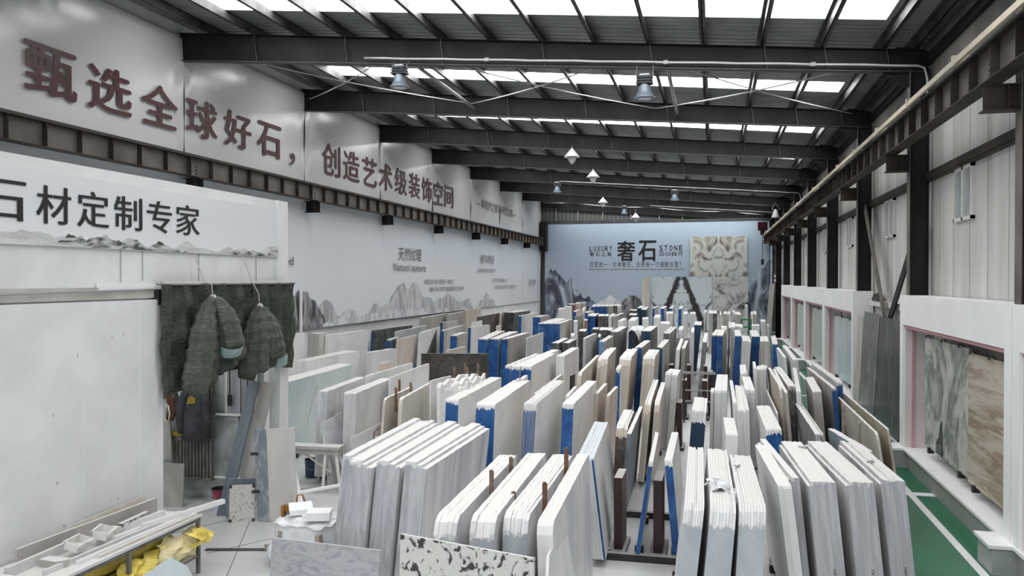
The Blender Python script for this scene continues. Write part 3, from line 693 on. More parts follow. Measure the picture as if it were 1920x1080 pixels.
lettering('Luxurious texture', (42.55, 46.2, 3.98, 4.27), 'x', LX, 'ink_grey', lsh, n=.05)
lettering('石的世界, 触动心灵', (45.6, 49.0, 3.42, 3.66), 'x', LX, 'ink_grey', lsh, n=.05)
lettering('天然石材 由内而外 空间的艺术', (46.0, 51.2, 3.02, 3.26), 'x', LX, 'ink_grey', lsh, n=.06)
lettering('红色 自然', (55.0, 57.2, 3.2, 3.6), 'x', LX, 'ink_grey', lsh, n=.06)
lettering('red', (21.92, 22.66, 4.02, 4.27), 'x', LX, 'ink_grey', lsh, n=.016)
tag(obj('ledge_pipe', MB().tube([(-12.2, 23.0, 2.0), (-12.2, 23.0, 3.3)], .05, 8), 'paint_white'), 'short white pipe standing before the dark printed rock', 'pipe')

# conduits along the beams, bracing rods under the roof, tube lamp battens
def conduit(y, xa, xb, lb, down):
    t = thing('conduit', lb, 'conduit', (0, 0, 0))
    pts = [(xa + (xb - xa) * i / 24, y - .05, zraf_bot(xa + (xb - xa) * i / 24) + .10 + .006 * math.sin(i * 2.1)) for i in range(25)]
    if down: pts += [(xb + .12, y - .05, pts[-1][2] - .05), (xb + .17, y - .05, pts[-1][2] - .25), (xb + .17, y - .05, 6.6)]
    obj('pipe', MB().tube(pts, .024, 8), 'rod', t, smooth=True)
    for i in (6, 14, 20): obj('coupling', MB().box(pts[i][0] - .05, pts[i][0] + .05, y - .09, y - .015, pts[i][2] - .035, pts[i][2] + .035), 'galv', t)
conduit(17.33, -7.6, 3.75, 'grey conduit with couplings along the first roof beam', True)
conduit(41.33, -7.6, 3.75, 'grey conduit with couplings along the fifth roof beam', True)
conduit(53.33, -4.0, 3.75, 'grey conduit along the seventh roof beam near the far end', False)
nx = [-12.1, -6.9, -1.6, 3.5]; k = 0
for ya, yb, bay in ((17.5, 23.4, 'second'), (53.5, 59.2, 'farthest')):
    for i in range(3):
        for flip in (0, 1):
            xa, xb = (nx[i], nx[i + 1]) if not flip else (nx[i + 1], nx[i])
            pts = [(xa + (xb - xa) * j / 8, ya + (yb - ya) * j / 8, zraf_bot(xa + (xb - xa) * j / 8) + .36 - .10 * math.sin(math.pi * j / 8)) for j in range(9)]
            o = obj('bracing_rod', MB().tube(pts, .016, 6), 'rod')
            tag(o, 'pale bracing rod %s, %s roof bay, %s panel from left' % ('receding to the right' if not flip else 'receding to the left', bay, ORD[i]), 'bracing rod', 'bracing rods under the roof')
for x, lb in ((-6.78, 'long slim tube lamp batten beside a purlin left of the near lamp'), (-1.0, 'slim strut pair under the purlin right of the right near lamp')):
    o = obj('strut_pipe', MB().tube([(x, 17.6, zraf_bot(x) + .22), (x, 23.3, zraf_bot(x) + .20)], .045, 8), 'galv', smooth=True)
    tag(o, lb, 'strut')

# lamps
def highbay(x, y, z, s, lb, grp='high bay lamps'):
    t = thing('high_bay_lamp', lb, 'lamp', (x, y, z), 0, grp)
    obj('reflector', MB().lathe([(.105, .30), (.115, .26), (.13, .16), (.18, .06), (.205, .045), (.205, .0), (.19, .0)], 24, cap=False), 'lamp_grey', t, smooth=True).scale = (s,) * 3
    obj('lens', MB().lathe([(.19, .004), (.10, -.004), (.001, -.006)], 24), 'lamp_lens', t, smooth=True).scale = (s,) * 3
    dr = MB().box(-.17, .17, -.12, .12, .30, .34).box(-.16, .16, -.11, .11, .36, .40).box(-.16, .16, -.11, .11, .42, .46).box(-.13, .13, -.09, .09, .30, .47)
    obj('driver_box', dr, 'lamp_black', t).scale = (s,) * 3
    obj('cap', MB().box(-.10, .10, -.07, .07, .47, .51), 'lamp_lens', t).scale = (s,) * 3
    top = zraf_bot(x) + .05 - z
    for sx in (-1, 1): obj('hanger', MB().tube([(sx * .15 * s, 0, .34 * s), (sx * .17 * s, 0, .5 * s), (sx * .17 * s, .16, max(.55 * s, top))], .008, 6), 'galv', t)
highbay(-6.73, 17.2, 7.79, 1.0, 'dark high bay lamp with grey reflector, nearer left one')
highbay(-1.40, 17.2, 7.28, 1.0, 'dark high bay lamp with grey reflector, nearer right one')
highbay(-7.7, 41.2, 7.95, 1.05, 'far high bay lamp under the fifth roof beam, left one')
highbay(-1.9, 41.2, 7.42, 1.05, 'far high bay lamp under the fifth roof beam, right one')
highbay(-5.6, 53.2, 7.75, 1.05, 'farthest high bay lamp, near the middle of the roof')
highbay(-4.3, 11.2, 8.02, 1.0, 'high bay lamp cut by the top edge of the picture')
def pendant(x, y, z, s, lb):
    t = thing('pendant_lamp', lb, 'lamp', (x, y, z), 0, 'white pendant lamps')
    obj('shade', MB().lathe([(.03, .42), (.05, .38), (.16, .26), (.27, .12), (.29, .10), (.27, .10), (.15, .24), (.05, .34)], 20, cap=False), 'shade_white', t, smooth=True).scale = (s,) * 3
    obj('glass_bowl', MB().lathe([(.16, .12), (.15, .04), (.10, -.06), (.03, -.15), (.005, -.16)], 20), 'lamp_lens', t, smooth=True).scale = (s,) * 3
    obj('stem', MB().tube([(0, 0, .40 * s), (0, 0, max(.5, zraf_bot(x) + .01 - z))], .012, 6), 'galv', t)
pendant(-4.95, 29.35, 7.85, 1.0, 'white cone pendant lamp under the third roof beam')
pendant(-5.05, 35.35, 7.85, 1.0, 'white cone pendant lamp under the fourth roof beam')
pendant(-6.2, 47.35, 7.85, 1.0, 'white cone pendant lamp before the seventh roof beam')
pendant(-4.9, 53.35, 7.40, 1.0, 'small white pendant lamp nearest the far wall')
lk = thing('work_lamp', 'white hanging work lamp with wire cage at the far right column', 'lamp', (3.2, 47.3, 6.9))
obj('shade', MB().lathe([(.05, .5), (.10, .40), (.22, .05), (.20, .04)], 14, cap=False), 'shade_white', lk, smooth=True)
obj('cage', MB().tube([(-.2, 0, .5), (0, 0, .85), (.2, 0, .5), (0, 0, .4), (-.2, 0, .5)], .02, 6), 'galv', lk)
# ---------------------------------------------------------------- the slab field
def outline(L_, h, r, amp, step, chf=0.0, chb=0.0, wav=0.0):
    """ragged outline of one slab in its own plane (y along the slab, z up)"""
    P = [(0, 0)]
    n = max(1, int(h / step))
    for i in range(1, n): P.append((r.uniform(-amp, amp) * .5, (h - chf) * i / n))
    P.append((r.uniform(0, amp), h - chf))
    if chf: P.append((chf * .35, h - chf * .30 + r.uniform(-amp, amp)))
    m = max(2, int((L_ - chf - chb) / step)); ph = r.uniform(0, 6)
    for i in range(m + 1):
        y = chf + (L_ - chf - chb) * i / m
        P.append((y, h + r.uniform(-amp, amp * .4) + wav * math.sin(ph + i * .45)))
    if chb: P.append((L_ - chb * .3, h - chb * .35))
    P.append((L_ - r.uniform(0, amp), h - chb)); P.append((L_, 0))
    return P
COAT = {'blue': 'coat_blue', 'bluedark': 'coat_petrol', 'bluepale': 'coat_skyblue'}
STYLECOAT = {'paleblue': 'coat_pale_bluelit', 'violet': 'coat_violet', 'greyfront': 'coat_grey'}
def bundle(x, y, yaw, wd, L_, zt, n, style, coat, lean, label, cat, group):
    r = random.Random(int(x * 977 + y * 131) & 0xffff)
    near = y < 20
    wd = max(wd, .022 * n if n > 1 else .02)
    single = (n == 1 and coat == '-')
    zb = .10 if (near and not single) else 0.0
    h = zt - zb
    ly = math.radians(lean); tx = math.tan(ly)
    root_loc = (x - tx * h * math.cos(math.radians(yaw)), y - tx * h * math.sin(math.radians(yaw)), 0)
    step = .05 if style == 'wavy' else .10 if y < 11 else .16 if near else .5
    amp = .005 if y < 11 else .008 if near else .010
    chf = {'paleblue': .16, 'greyfront': .0, 'violet': .0, 'beige': .20 if wd > .06 else .03, 'cream': .16, 'greypale': .05}.get(style, .03)
    rz = math.radians(yaw)
    if single:
        P = outline(L_, h / math.cos(ly), r, amp, step, min(chf, .1), .04)
        o = obj('stone_slab', MB().prism(P, -wd / 2, wd / 2, 'x'), style, None, (root_loc[0], root_loc[1], .004), (0, ly, rz))
        return tag(o, label, cat, group)
    t = thing('slab_bundle', label, cat, root_loc, rz, group)
    # slab thicknesses: uneven, thin gaps between
    ws = [r.uniform(.7, 1.3) for _ in range(n)]
    if style in ('paleblue', 'violet', 'stripes') and n > 4: ws = [1.0] * n
    tot = sum(ws); gap = .0008 if y < 11 else .0012 if near else .002
    xx = -wd / 2
    for i, q in enumerate(ws):
        tk = wd * q / tot
        hh = h + ((r.uniform(-.0025, .0015) if r.random() < .84 else r.uniform(-.030, .0)) if near else r.uniform(-.012, .006)) * (1 if n > 1 else 0) + (.05 * math.sin(i * 2.2) if style == 'wavy' else 0)
        y0 = r.uniform(0, .006) if near else r.uniform(0, .04)
        LL = L_ - y0 - r.uniform(0, .05 if near else .12)
        if style == 'greyfront' and i >= n // 2: hh -= .035 * (i - n // 2 + 1)
        if style == 'violet' and i == 0: hh -= .05
        P = outline(LL, hh / math.cos(ly), r, amp, step, chf * r.uniform(.8, 1.2), .02 + (.10 if style in ('beige', 'cream') else 0), .035 if style == 'wavy' else 0)
        o = obj('slab', MB().prism(P, -max(.004, tk / 2 - gap), max(.004, tk / 2 - gap), 'x'), style, t, (xx + tk / 2, y0, zb), (0, ly, 0))
        xx += tk
    cm = COAT.get(coat) or STYLECOAT.get(style)
    if style == 'beige' and coat == '-' and n >= 4 and near: cm = 'coat_brown'
    if style == 'taupe' and coat == '-' and near: cm = 'coat_rough'
    def sheet(xa, xb, top, nm='end_coating', m=cm, yo=-.012):
        k = max(3, int((xb - xa) / .018)); k = min(k, 22)
        prof = [(xa, 0)] + [(xa + (xb - xa) * i / k, (top + r.uniform(-.035, .02) * (1 if near else .6)) / math.cos(ly)) for i in range(k + 1)] + [(xb, 0)]
        return obj(nm, MB().prism(prof, yo, yo + .011, 'y'), m, t, (0, 0, zb), (0, ly, 0))
    if coat == 'bluestripe':
        q = wd / 8
        for i in range(8):
            if i % 1 == 0: sheet(-wd / 2 + i * q + .003, -wd / 2 + (i + .62) * q, h - .12, m='coat_blue')
    elif coat == 'sliver':
        sheet(wd / 2 - .028, wd / 2 - .004, h - .02, m='coat_blue')
        obj('white_strip', MB().box(wd / 2 - .045, wd / 2 - .030, -.010, .0, 0, h - .03), 'white', t, (0, 0, zb), (0, ly, 0))
    elif cm:
        drop = {'paleblue': .17, 'greyfront': .05, 'violet': .02}.get(style, .07 if near else .03)
        if coat == 'bluedark' and near: drop = .20
        c = sheet(-wd / 2 + .002, wd / 2 - .002, h - drop - (chf * .55 if coat == '-' and style == 'beige' else 0))
        if coat != '-': c['label'] = 'blue resin coating on the slab ends'
    if style == 'violet' and n >= 8:
        mk = MB(); z0 = .36
        for i in range(7):
            for j in range(2): mk.box(.02 + j * .014 + r.uniform(0, .004), .028 + j * .014 + r.uniform(0, .004), -.0025 - .012, -.0122, z0 + i * .022, z0 + i * .022 + r.uniform(.008, .016))
        obj('written_mark', mk, 'ink', c)
    if zb:
        for q in (.15, .8): obj('bearer', MB().box(-wd / 2 - .03, wd / 2 + .03, L_ * q, L_ * q + .10, 0, zb), 'iron', t)
    return t
DESC = {('greyfront', '-'): 'white slab bundle with streaky grey ends', ('paleblue', '-'): 'dusty white bundle with pale blue-grey ends', ('dustblue', 'sliver'): 'blue-dusted bundle with one thin blue edge',
        ('white', 'blue'): 'white bundle with blue-coated end', ('white', 'bluestripe'): 'white bundle with blue-striped end', ('white', 'bluedark'): 'white-dusted bundle with dark blue sides', ('violet', '-'): 'white-topped bundle with lilac-grey ends',
        ('wavy', '-'): 'white bundle with wavy top', ('beige', '-'): 'beige stone bundle', ('beige', 'blue'): 'beige block with blue-coated end', ('teal', '-'): 'large pale green slabs', ('bandwhite', '-'): 'white slabs with diagonal grey bands',
        ('cream', '-'): 'cream stone slab', ('creamdark', '-'): 'tan cream slab', ('channel', '-'): 'grey upright slab ends', ('greypale', '-'): 'pale grey stone block', ('greypale', 'blue'): 'pale slabs with blue-coated end',
        ('pinkish', '-'): 'pinkish stone slab', ('darkgreen', 'blue'): 'dark green slabs with blue-coated end', ('darkgreen', '-'): 'dark green slabs', ('taupe', 'blue'): 'grey bundle with blue-coated end', ('taupe', 'bluepale'): 'taupe bundle with sky blue end',
        ('taupe', 'bluedark'): 'brown-grey bundle with dark blue end', ('taupe', '-'): 'taupe stone slabs', ('stripegrey', '-'): 'grey striped slab', ('darkbrown', '-'): 'dark brown slabs', ('brown', '-'): 'brown slabs', ('dark', '-'): 'dark grey slabs',
        ('darkgrey', '-'): 'dark charcoal slabs', ('darkgrey', 'bluedark'): 'charcoal slabs with petrol blue end', ('slate', '-'): 'thin slate blue slab', ('slate', 'bluedark'): 'tall slate bundle with petrol blue end', ('speckdark', '-'): 'dark speckled slabs',
        ('bluegrey', '-'): 'blue-grey veined slabs', ('bluewhite', '-'): 'bluish white slab', ('stripes', '-'): 'layered white bundle with striped end', ('white', '-'): 'white marble slabs'}
PHR = {'A': 'behind the low grey panel', 'R': 'behind the black-speckled panel', 'M': 'between the nearest dark red posts', 'C': 'in the bottom centre trio', 'D': 'beside the green floor lane',
       'B': 'in the row behind the front stacks', 'W': 'in front of the long dark-brown slab', 'W2': 'just behind the blue-ended white row', 'I': 'behind the sawhorse bench', 'I2': 'left of the wavy white bundles',
       'L': 'by the left wall near the quilt', 'L2': 'left of the long dark-brown slab', 'L3': 'beyond the white slabs at left', 'L4': 'along the left wall further back', 'L5': 'before the far left wall slabs',
       'E': 'in the farther tall blue trio', 'E2': 'in the nearer tall blue trio', 'E3': 'right of the dark-brown slab', 'E4': 'behind the white row at centre left', 'E5': 'in the middle rows left of centre',
       'E6': 'behind the round-shouldered beige bundles', 'F': 'in the round-shouldered group at centre', 'F2': 'at the foot of the centre beige group', 'M2': 'among the dark red posts at centre', 'M3': 'right beyond the bottom centre trio',
       'N': 'in the rough rows right of centre', 'O': 'behind the lilac-grey row', 'O2': 'near the right wall, middle distance', 'O3': 'leaning out towards the green lane', 'G': 'in the blue-ended row right of centre',
       'G2': 'behind the blue-ended row at right', 'X': 'in the last row before the mirrored slab', 'X2': 'in the second last row at centre', 'X3': 'in the white far rows at centre', 'Y': 'in the far rows at right', 'Y2': 'behind the dark speckled slab, far right',
       'Z': 'in the farthest row at left', 'Z2': 'before the farthest row at left', 'Z3': 'in the dark mid-left far row', 'Z4': 'by the far left corner', 'Z5': 'before the narrow cream strips', 'Z6': 'in the mixed far rows left of centre', 'Z7': 'behind the white row, left of centre'}
BL = [
    (1.859, 20.625, -1.1, 0.108, 4.5, 1.7, 1, 'greypale', '-', -6, 'O2', 0, 1491),
    (1.715, 21.96, -0.7, 0.072, 2.97, 1.65, 1, 'teal', '-', -5, 'O2', 0, 1471),
    (-4.212, 9.132, 2.4, 0.168, 2.78, 1.5, 2, 'greyfront', '-', 6, 'A', 0, 655),
    (-3.955, 8.893, 1.8, 0.291, 2.89, 1.5, 4, 'greyfront', '-', 6, 'A', 0, 684),
    (-3.643, 8.971, 1.1, 0.29, 2.81, 1.5, 4, 'greyfront', '-', 6, 'A', 0, 735),
    (-3.32, 9.003, -0.3, 0.27, 2.69, 1.5, 4, 'greyfront', '-', 6, 'A', 0, 785),
    (-2.296, 6.93, 2.1, 0.209, 2.75, 1.5, 5, 'paleblue', '-', 1, 'R', 0, 836),
    (-1.977, 7.009, 2.2, 0.224, 2.86, 1.5, 4, 'paleblue', '-', 1, 'R', 0, 906),
    (-1.719, 7.17, 1, 0.228, 2.7, 1.5, 7, 'paleblue', '-', 0, 'R', 0, 966),
    (-1.414, 6.976, 2.3, 0.139, 2.94, 1.5, 1, 'paleblue', '-', -2, 'R', 0, 1023),
    (-1.57, 10.304, 3.3, 0.215, 2.76, 1.36, 4, 'dustblue', 'sliver', -7, 'R', 0, 1099),
    (-0.778, 10.662, 1.7, 0.055, 2.06, 1.3, 2, 'white', 'blue', 8, 'M', 0, 1222),
    (-0.568, 10.73, 0.2, 0.098, 2.03, 1.3, 3, 'white', 'blue', -5, 'M', 0, 1254),
    (-0.176, 7.829, 1, 0.183, 2.85, 1.5, 8, 'paleblue', '-', 6, 'C', 0, 1303),
    (0.085, 7.828, 1.1, 0.235, 2.81, 1.5, 8, 'paleblue', '-', 5, 'C', 0, 1358),
    (0.348, 7.915, 1.2, 0.239, 2.41, 1.5, 9, 'paleblue', '-', 3, 'C', 0, 1414),
    (0.696, 8.848, 3.4, 0.134, 2.2, 1.5, 2, 'white', '-', -7, 'D', 0, 1467),
    (0.816, 9.231, 5.7, 0.116, 2.21, 1.5, 3, 'violet', '-', -6, 'D', 0, 1489),
    (1.08, 9.106, 3.4, 0.278, 2.25, 1.5, 9, 'violet', '-', -6, 'D', 0, 1539),
    (1.464, 9.191, 4.8, 0.271, 2.25, 1.5, 8, 'violet', '-', -6, 'D', 0, 1610),
    (1.806, 9.347, 3.5, 0.241, 2.19, 1.5, 8, 'violet', '-', -6, 'D', 0, 1673),
    (-4.039, 12.579, 1.6, 0.208, 3.12, 1.7, 1, 'white', 'blue', 2, 'B', 0, 848),
    (-3.387, 12.204, 2.6, 0.291, 3.07, 1.7, 1, 'white', 'blue', 2, 'B', 0, 914),
    (-2.743, 12.457, 1.7, 0.188, 3, 1.7, 9, 'white', 'bluestripe', 3, 'B', 0, 995),
    (-2.17, 12.514, 1.1, 0.176, 3.03, 1.7, 1, 'white', 'blue', 2, 'B', 0, 1064),
    (-4.578, 13.732, 0.7, 0.237, 1.58, 1.75, 3, 'wavy', '-', 0, 'W', 0, 833),
    (-4.349, 13.697, 2.5, 0.233, 1.58, 1.75, 3, 'wavy', '-', 0, 'W', 0, 855),
    (-4.167, 13.731, 3.3, 0.131, 1.54, 1.75, 3, 'wavy', '-', 0, 'W', 0, 873),
    (-5.038, 14.36, -6.2, 0.035, 0.96, 1.75, 2, 'white', '-', 0, 'W', 0, 804),
    (-3.561, 15.038, -9, 0.15, 0.5, 1.72, 3, 'wavy', '-', 0, 'W2', 0, 957),
    (-2.898, 13.54, 1.6, 0.051, 3, 1.7, 2, 'beige', '-', 0, 'W2', 0, 1004),
    (-2.456, 14.077, 3, 0.058, 1.36, 1.6, 2, 'white', '-', 0, 'W2', 0, 1064),
    (-8.187, 14.688, 3.5, 0.337, 3.33, 1.62, 2, 'teal', '-', 5, 'I', 0, 539),
    (-6.728, 13.484, 6.2, 0.172, 2.21, 1.62, 3, 'bandwhite', '-', 3, 'I', 0, 606),
    (-6.175, 13.418, 5.1, 0.225, 2.19, 1.62, 2, 'bandwhite', '-', 2, 'I', 0, 658),
    (-5.372, 13.014, 3.7, 0.045, 1.62, 1.6, 1, 'cream', '-', 4, 'I', 0, 718),
    (-5.102, 13.058, 6.3, 0.06, 2.22, 1.6, 1, 'cream', '-', 2, 'I', 0, 745),
    (-6.59, 15.054, 0.4, 0.049, 2.57, 1.72, 1, 'white', '-', 2, 'I2', 0, 688),
    (-6.025, 14.872, 3.9, 0.037, 2.76, 1.72, 1, 'white', '-', 2, 'I2', 0, 732),
    (-9.857, 18.728, 1.9, 0.3, 2.93, 1.6, 3, 'white', '-', 4, 'L', 0, 543),
    (-11.608, 21.111, 2.5, 0.083, 1.04, 2.05, 1, 'white', '-', 4, 'L', 0, 541),
    (-11.187, 22.708, -4.9, 0.124, 2.46, 1.95, 1, 'white', '-', 4, 'L', 0, 616),
    (-9.262, 19.51, -9, 0.065, 0.86, 1.7, 1, 'white', '-', 4, 'L', 0, 638),
    (-11.519, 22.465, -9, 0.385, 0.5, 2, 2, 'channel', '-', 2, 'L', 0, 584),
    (-8.661, 19.956, -9, 0.152, 1.27, 1.72, 1, 'greypale', '-', 0, 'L2', 0, 686),
    (-8.478, 20.343, -1, 0.121, 0.74, 1.4, 1, 'pinkish', '-', 0, 'L2', 0, 717),
    (-11.756, 27.394, -2.9, 0.06, 3.59, 1.8, 1, 'darkgreen', 'blue', 4, 'L3', 0, 694),
    (-9.686, 23.81, 9, 0.135, 1.36, 1.75, 2, 'darkgreen', 'blue', 2, 'L3', 0, 727),
    (-10.455, 26.327, 5.1, 0.069, 4.1, 1.82, 1, 'stripegrey', '-', 4, 'L3', 0, 743),
    (-9.492, 24.036, 4.5, 0.037, 2.18, 1.75, 1, 'pinkish', '-', 8, 'L3', 0, 745),
    (-9.516, 26.086, 9, 0.04, 4.04, 1.8, 1, 'white', '-', 4, 'L3', 0, 786),
    (-9.88, 27.534, 8.1, 0.249, 1.88, 1.75, 1, 'darkgreen', 'blue', 2, 'L3', 0, 796),
    (-9.553, 28.622, 5.5, 0.102, 3.73, 1.75, 2, 'taupe', 'blue', 2, 'L3', 0, 828),
    (-8.498, 26.628, 4.8, 0.229, 1.78, 1.72, 1, 'taupe', 'blue', 2, 'L3', 0, 851),
    (-9.21, 30.876, -9, 0.108, 1.87, 1.75, 1, 'greypale', 'blue', 2, 'L3', 0, 880),
    (-11.407, 31.438, 5.1, 0.095, 4.5, 2.05, 1, 'taupe', '-', 4, 'L4', 0, 791),
    (-11.444, 34.998, 5.6, 0.097, 3.46, 2.05, 1, 'taupe', '-', 4, 'L4', 0, 841),
    (-10.846, 32.351, -9, 0.1, 1.59, 1.85, 2, 'taupe', 'blue', 2, 'L4', 0, 822),
    (-7.285, 22.242, -2.8, 0.049, 1.5, 1.6, 1, 'beige', '-', 4, 'L2', 0, 840),
    (-12.013, 39.53, -1.7, 0.089, 2.56, 2.08, 1, 'beige', '-', 4, 'L4', 0, 873),
    (-10.509, 36.583, 2.2, 0.096, 4.5, 1.9, 3, 'darkbrown', '-', 4, 'L4', 0, 898),
    (-10.353, 40.13, 5, 0.102, 3.67, 1.95, 1, 'beige', '-', 4, 'L4', 0, 940),
    (-9.958, 40.297, -2.9, 0.537, 3.07, 1.95, 2, 'dark', '-', 4, 'L4', 0, 964),
    (-8.858, 37.981, 0.1, 0.15, 3.53, 1.9, 3, 'greypale', 'blue', 2, 'L5', 0, 972),
    (-7.857, 36.989, -1.8, 0.35, 1.9, 1.9, 2, 'taupe', 'blue', 1, 'L5', 0, 1006),
    (-9.909, 33.494, -0.6, 0.049, 1.57, 1.8, 2, 'white', '-', 1, 'L5', 0, 884),
    (-8.439, 32.043, -0.9, 0.039, 0.65, 1.75, 1, 'cream', '-', 1, 'L5', 0, 931),
    (-6.65, 32.372, 2, 0.345, 4.5, 1.85, 2, 'taupe', 'blue', 1, 'E', 0, 1017),
    (-6.32, 32.392, 2.3, 0.269, 4.16, 1.85, 2, 'taupe', 'blue', 1, 'E', 0, 1032),
    (-6.063, 32.453, 1.2, 0.227, 3.54, 1.85, 2, 'taupe', 'blue', 1, 'E', 0, 1044),
    (-6.893, 24.548, 6.8, 0.3, 4.18, 1.78, 3, 'taupe', 'blue', 2, 'E2', 0, 906),
    (-6.558, 24.58, 3.9, 0.319, 3.69, 1.78, 3, 'taupe', 'blue', 2, 'E2', 0, 926),
    (-6.244, 24.655, -0.2, 0.217, 3.08, 1.78, 2, 'taupe', 'blue', 2, 'E2', 0, 945),
    (-5.747, 25.547, 1.6, 0.041, 3.04, 1.75, 2, 'greypale', '-', 2, 'E2', 0, 988),
    (-4.419, 17.754, -0.5, 0.12, 3.11, 1.7, 2, 'white', 'blue', 2, 'E3', 0, 952),
    (-4.226, 17.675, -0.6, 0.193, 4.5, 1.7, 1, 'white', 'blue', 2, 'E3', 0, 967),
    (-4.003, 17.764, 1.4, 0.23, 3.3, 1.7, 1, 'white', 'blue', 2, 'E3', 0, 987),
    (-3.698, 20.22, 1.5, 0.197, 2.79, 1.7, 1, 'white', '-', 1, 'E3', 0, 1051),
    (-4.607, 24.324, 1.4, 0.215, 2.17, 1.7, 3, 'dark', '-', 1, 'E4', 0, 1041),
    (-4.313, 24.502, 0.9, 0.207, 1.64, 1.7, 4, 'dark', '-', 1, 'E4', 0, 1060),
    (-3.896, 25.448, -0, 0.089, 2.44, 1.78, 1, 'greypale', '-', 1, 'E5', 0, 1095),
    (-3.258, 24.689, 0.7, 0.164, 2.79, 1.75, 3, 'taupe', 'bluepale', 1, 'E5', 0, 1127),
    (-3.193, 27.27, 0.2, 0.236, 3.14, 1.88, 1, 'darkgrey', '-', 3, 'E5', 0, 1155),
    (-2.718, 28.34, 0.8, 0.219, 3.54, 1.85, 3, 'darkgrey', 'bluedark', 2, 'E5', 0, 1184),
    (-2.263, 28.551, -0.6, 0.315, 3.2, 1.85, 2, 'darkgrey', 'bluedark', 1, 'E5', 0, 1216),
    (-2.015, 22.815, -0.8, 0.2, 2.79, 1.75, 3, 'taupe', 'blue', 1, 'E6', 0, 1198),
    (-1.45, 22.946, -0.4, 0.153, 3.08, 1.75, 2, 'taupe', 'bluedark', 1, 'E6', 0, 1238),
    (-1.512, 27.463, -0.8, 0.217, 3.83, 1.85, 6, 'darkgrey', '-', 2, 'E6', 0, 1251),
    (-0.998, 23.802, 0.7, 0.103, 4.5, 1.62, 1, 'white', '-', 3, 'E6', 0, 1272),
    (-0.868, 24.356, 0.1, 0.103, 3.1, 1.62, 2, 'taupe', '-', 3, 'E6', 0, 1282),
    (-2.765, 17.376, 2.6, 0.075, 4.5, 1.62, 2, 'beige', '-', 5, 'F', 0, 1089),
    (-2.613, 19.981, 2.6, 0.248, 3.01, 1.72, 3, 'beige', '-', 5, 'F', 0, 1133),
    (-2.08, 20.02, 1.6, 0.281, 2.82, 1.72, 2, 'beige', '-', 5, 'F', 0, 1175),
    (-1.548, 20.412, 0.5, 0.286, 2.37, 1.72, 4, 'beige', '-', 4, 'F', 0, 1217),
    (-2.104, 15.221, 0.8, 0.06, 1.57, 1.5, 1, 'beige', '-', 3, 'F2', 0, 1119),
    (-1.91, 15.338, -0.2, 0.06, 1.38, 1.45, 1, 'pinkish', '-', 3, 'F2', 0, 1141),
    (-2.091, 18.569, 3.1, 0.094, 0.97, 1.6, 3, 'white', 'blue', 1, 'F2', 0, 1159),
    (-1.407, 13.062, 2, 0.181, 1.84, 1.3, 5, 'beige', '-', 3, 'M2', 0, 1167),
    (-1.231, 12.392, 1.1, 0.06, 2.75, 1.3, 1, 'slate', '-', 5, 'M2', 0, 1180),
    (-1.111, 14.455, 1.5, 0.103, 3.47, 1.48, 3, 'beige', '-', 5, 'M2', 0, 1215),
    (-0.97, 14.682, 1.3, 0.091, 3.11, 1.45, 2, 'beige', '-', 4, 'M2', 0, 1233),
    (-0.946, 17.832, -4.6, 0.127, 0.82, 1.62, 1, 'greypale', '-', 4, 'M2', 0, 1255),
    (-0.805, 17.631, -2.1, 0.127, 0.95, 1.62, 1, 'greypale', '-', 4, 'M2', 0, 1265),
    (-0.244, 14.155, -0.2, 0.235, 1.62, 1.42, 6, 'white', 'bluedark', 4, 'M3', 0, 1311),
    (0.246, 12.237, 0.9, 0.166, 1.55, 1.38, 1, 'white', '-', 2, 'M3', 0, 1373),
    (-0.039, 16.401, -1.3, 0.063, 0.51, 1.45, 1, 'greypale', '-', 1, 'N', 0, 1336),
    (0.117, 15.88, -1.1, 0.228, 2.65, 1.55, 2, 'greypale', '-', 1, 'N', 0, 1352),
    (0.339, 14.627, 0.1, 0.065, 3.27, 1.5, 2, 'white', '-', -3, 'N', 0, 1378),
    (0.464, 14.218, -0.5, 0.183, 3.28, 1.45, 6, 'stripes', '-', -2, 'N', 0, 1394),
    (0.641, 16.035, -0.1, 0.171, 2.23, 1.55, 2, 'greypale', '-', -2, 'N', 0, 1406),
    (0.602, 18.369, -1.2, 0.13, 1.88, 1.62, 2, 'greypale', '-', -1, 'N', 0, 1395),
    (0.994, 18.973, -4.9, 0.217, 0.76, 1.65, 3, 'greypale', '-', -1, 'N', 0, 1428),
    (0.866, 18.905, -1.4, 0.06, 1.61, 1.65, 1, 'white', '-', -2, 'N', 0, 1416),
    (1.196, 16.088, 0.1, 0.064, 3.58, 1.62, 2, 'beige', '-', -5, 'O', 0, 1465),
    (1.094, 15.595, -0.1, 0.026, 3.47, 1.2, 1, 'white', '-', -5, 'O', 0, 1458),
    (1.231, 15.379, -0.8, 0.052, 4.05, 1.6, 1, 'taupe', '-', -5, 'O', 0, 1474),
    (1.397, 16.242, 0.2, 0.149, 3.46, 1.62, 5, 'taupe', '-', -4, 'O', 0, 1484),
    (0.846, 12.768, 0.6, 0.229, 2.37, 1.4, 6, 'white', 'blue', -3, 'O', 0, 1452),
    (1.485, 12.8, 0.1, 0.121, 3.07, 1.35, 4, 'speckdark', '-', -6, 'O', 0, 1538),
    (1.462, 15.662, -4.1, 0.077, 4.23, 1.6, 2, 'white', '-', -3, 'O2', 0, 1498),
    (1.822, 16.1, -2.6, 0.157, 2.3, 1.55, 1, 'taupe', '-', -5, 'O2', 0, 1532),
    (2.138, 16.292, 1.1, 0.079, 3.66, 1.6, 3, 'taupe', 'blue', -5, 'O2', 0, 1564),
    (2.346, 17.134, 1.1, 0.114, 3.62, 1.62, 3, 'greypale', 'blue', -5, 'O2', 0, 1572),
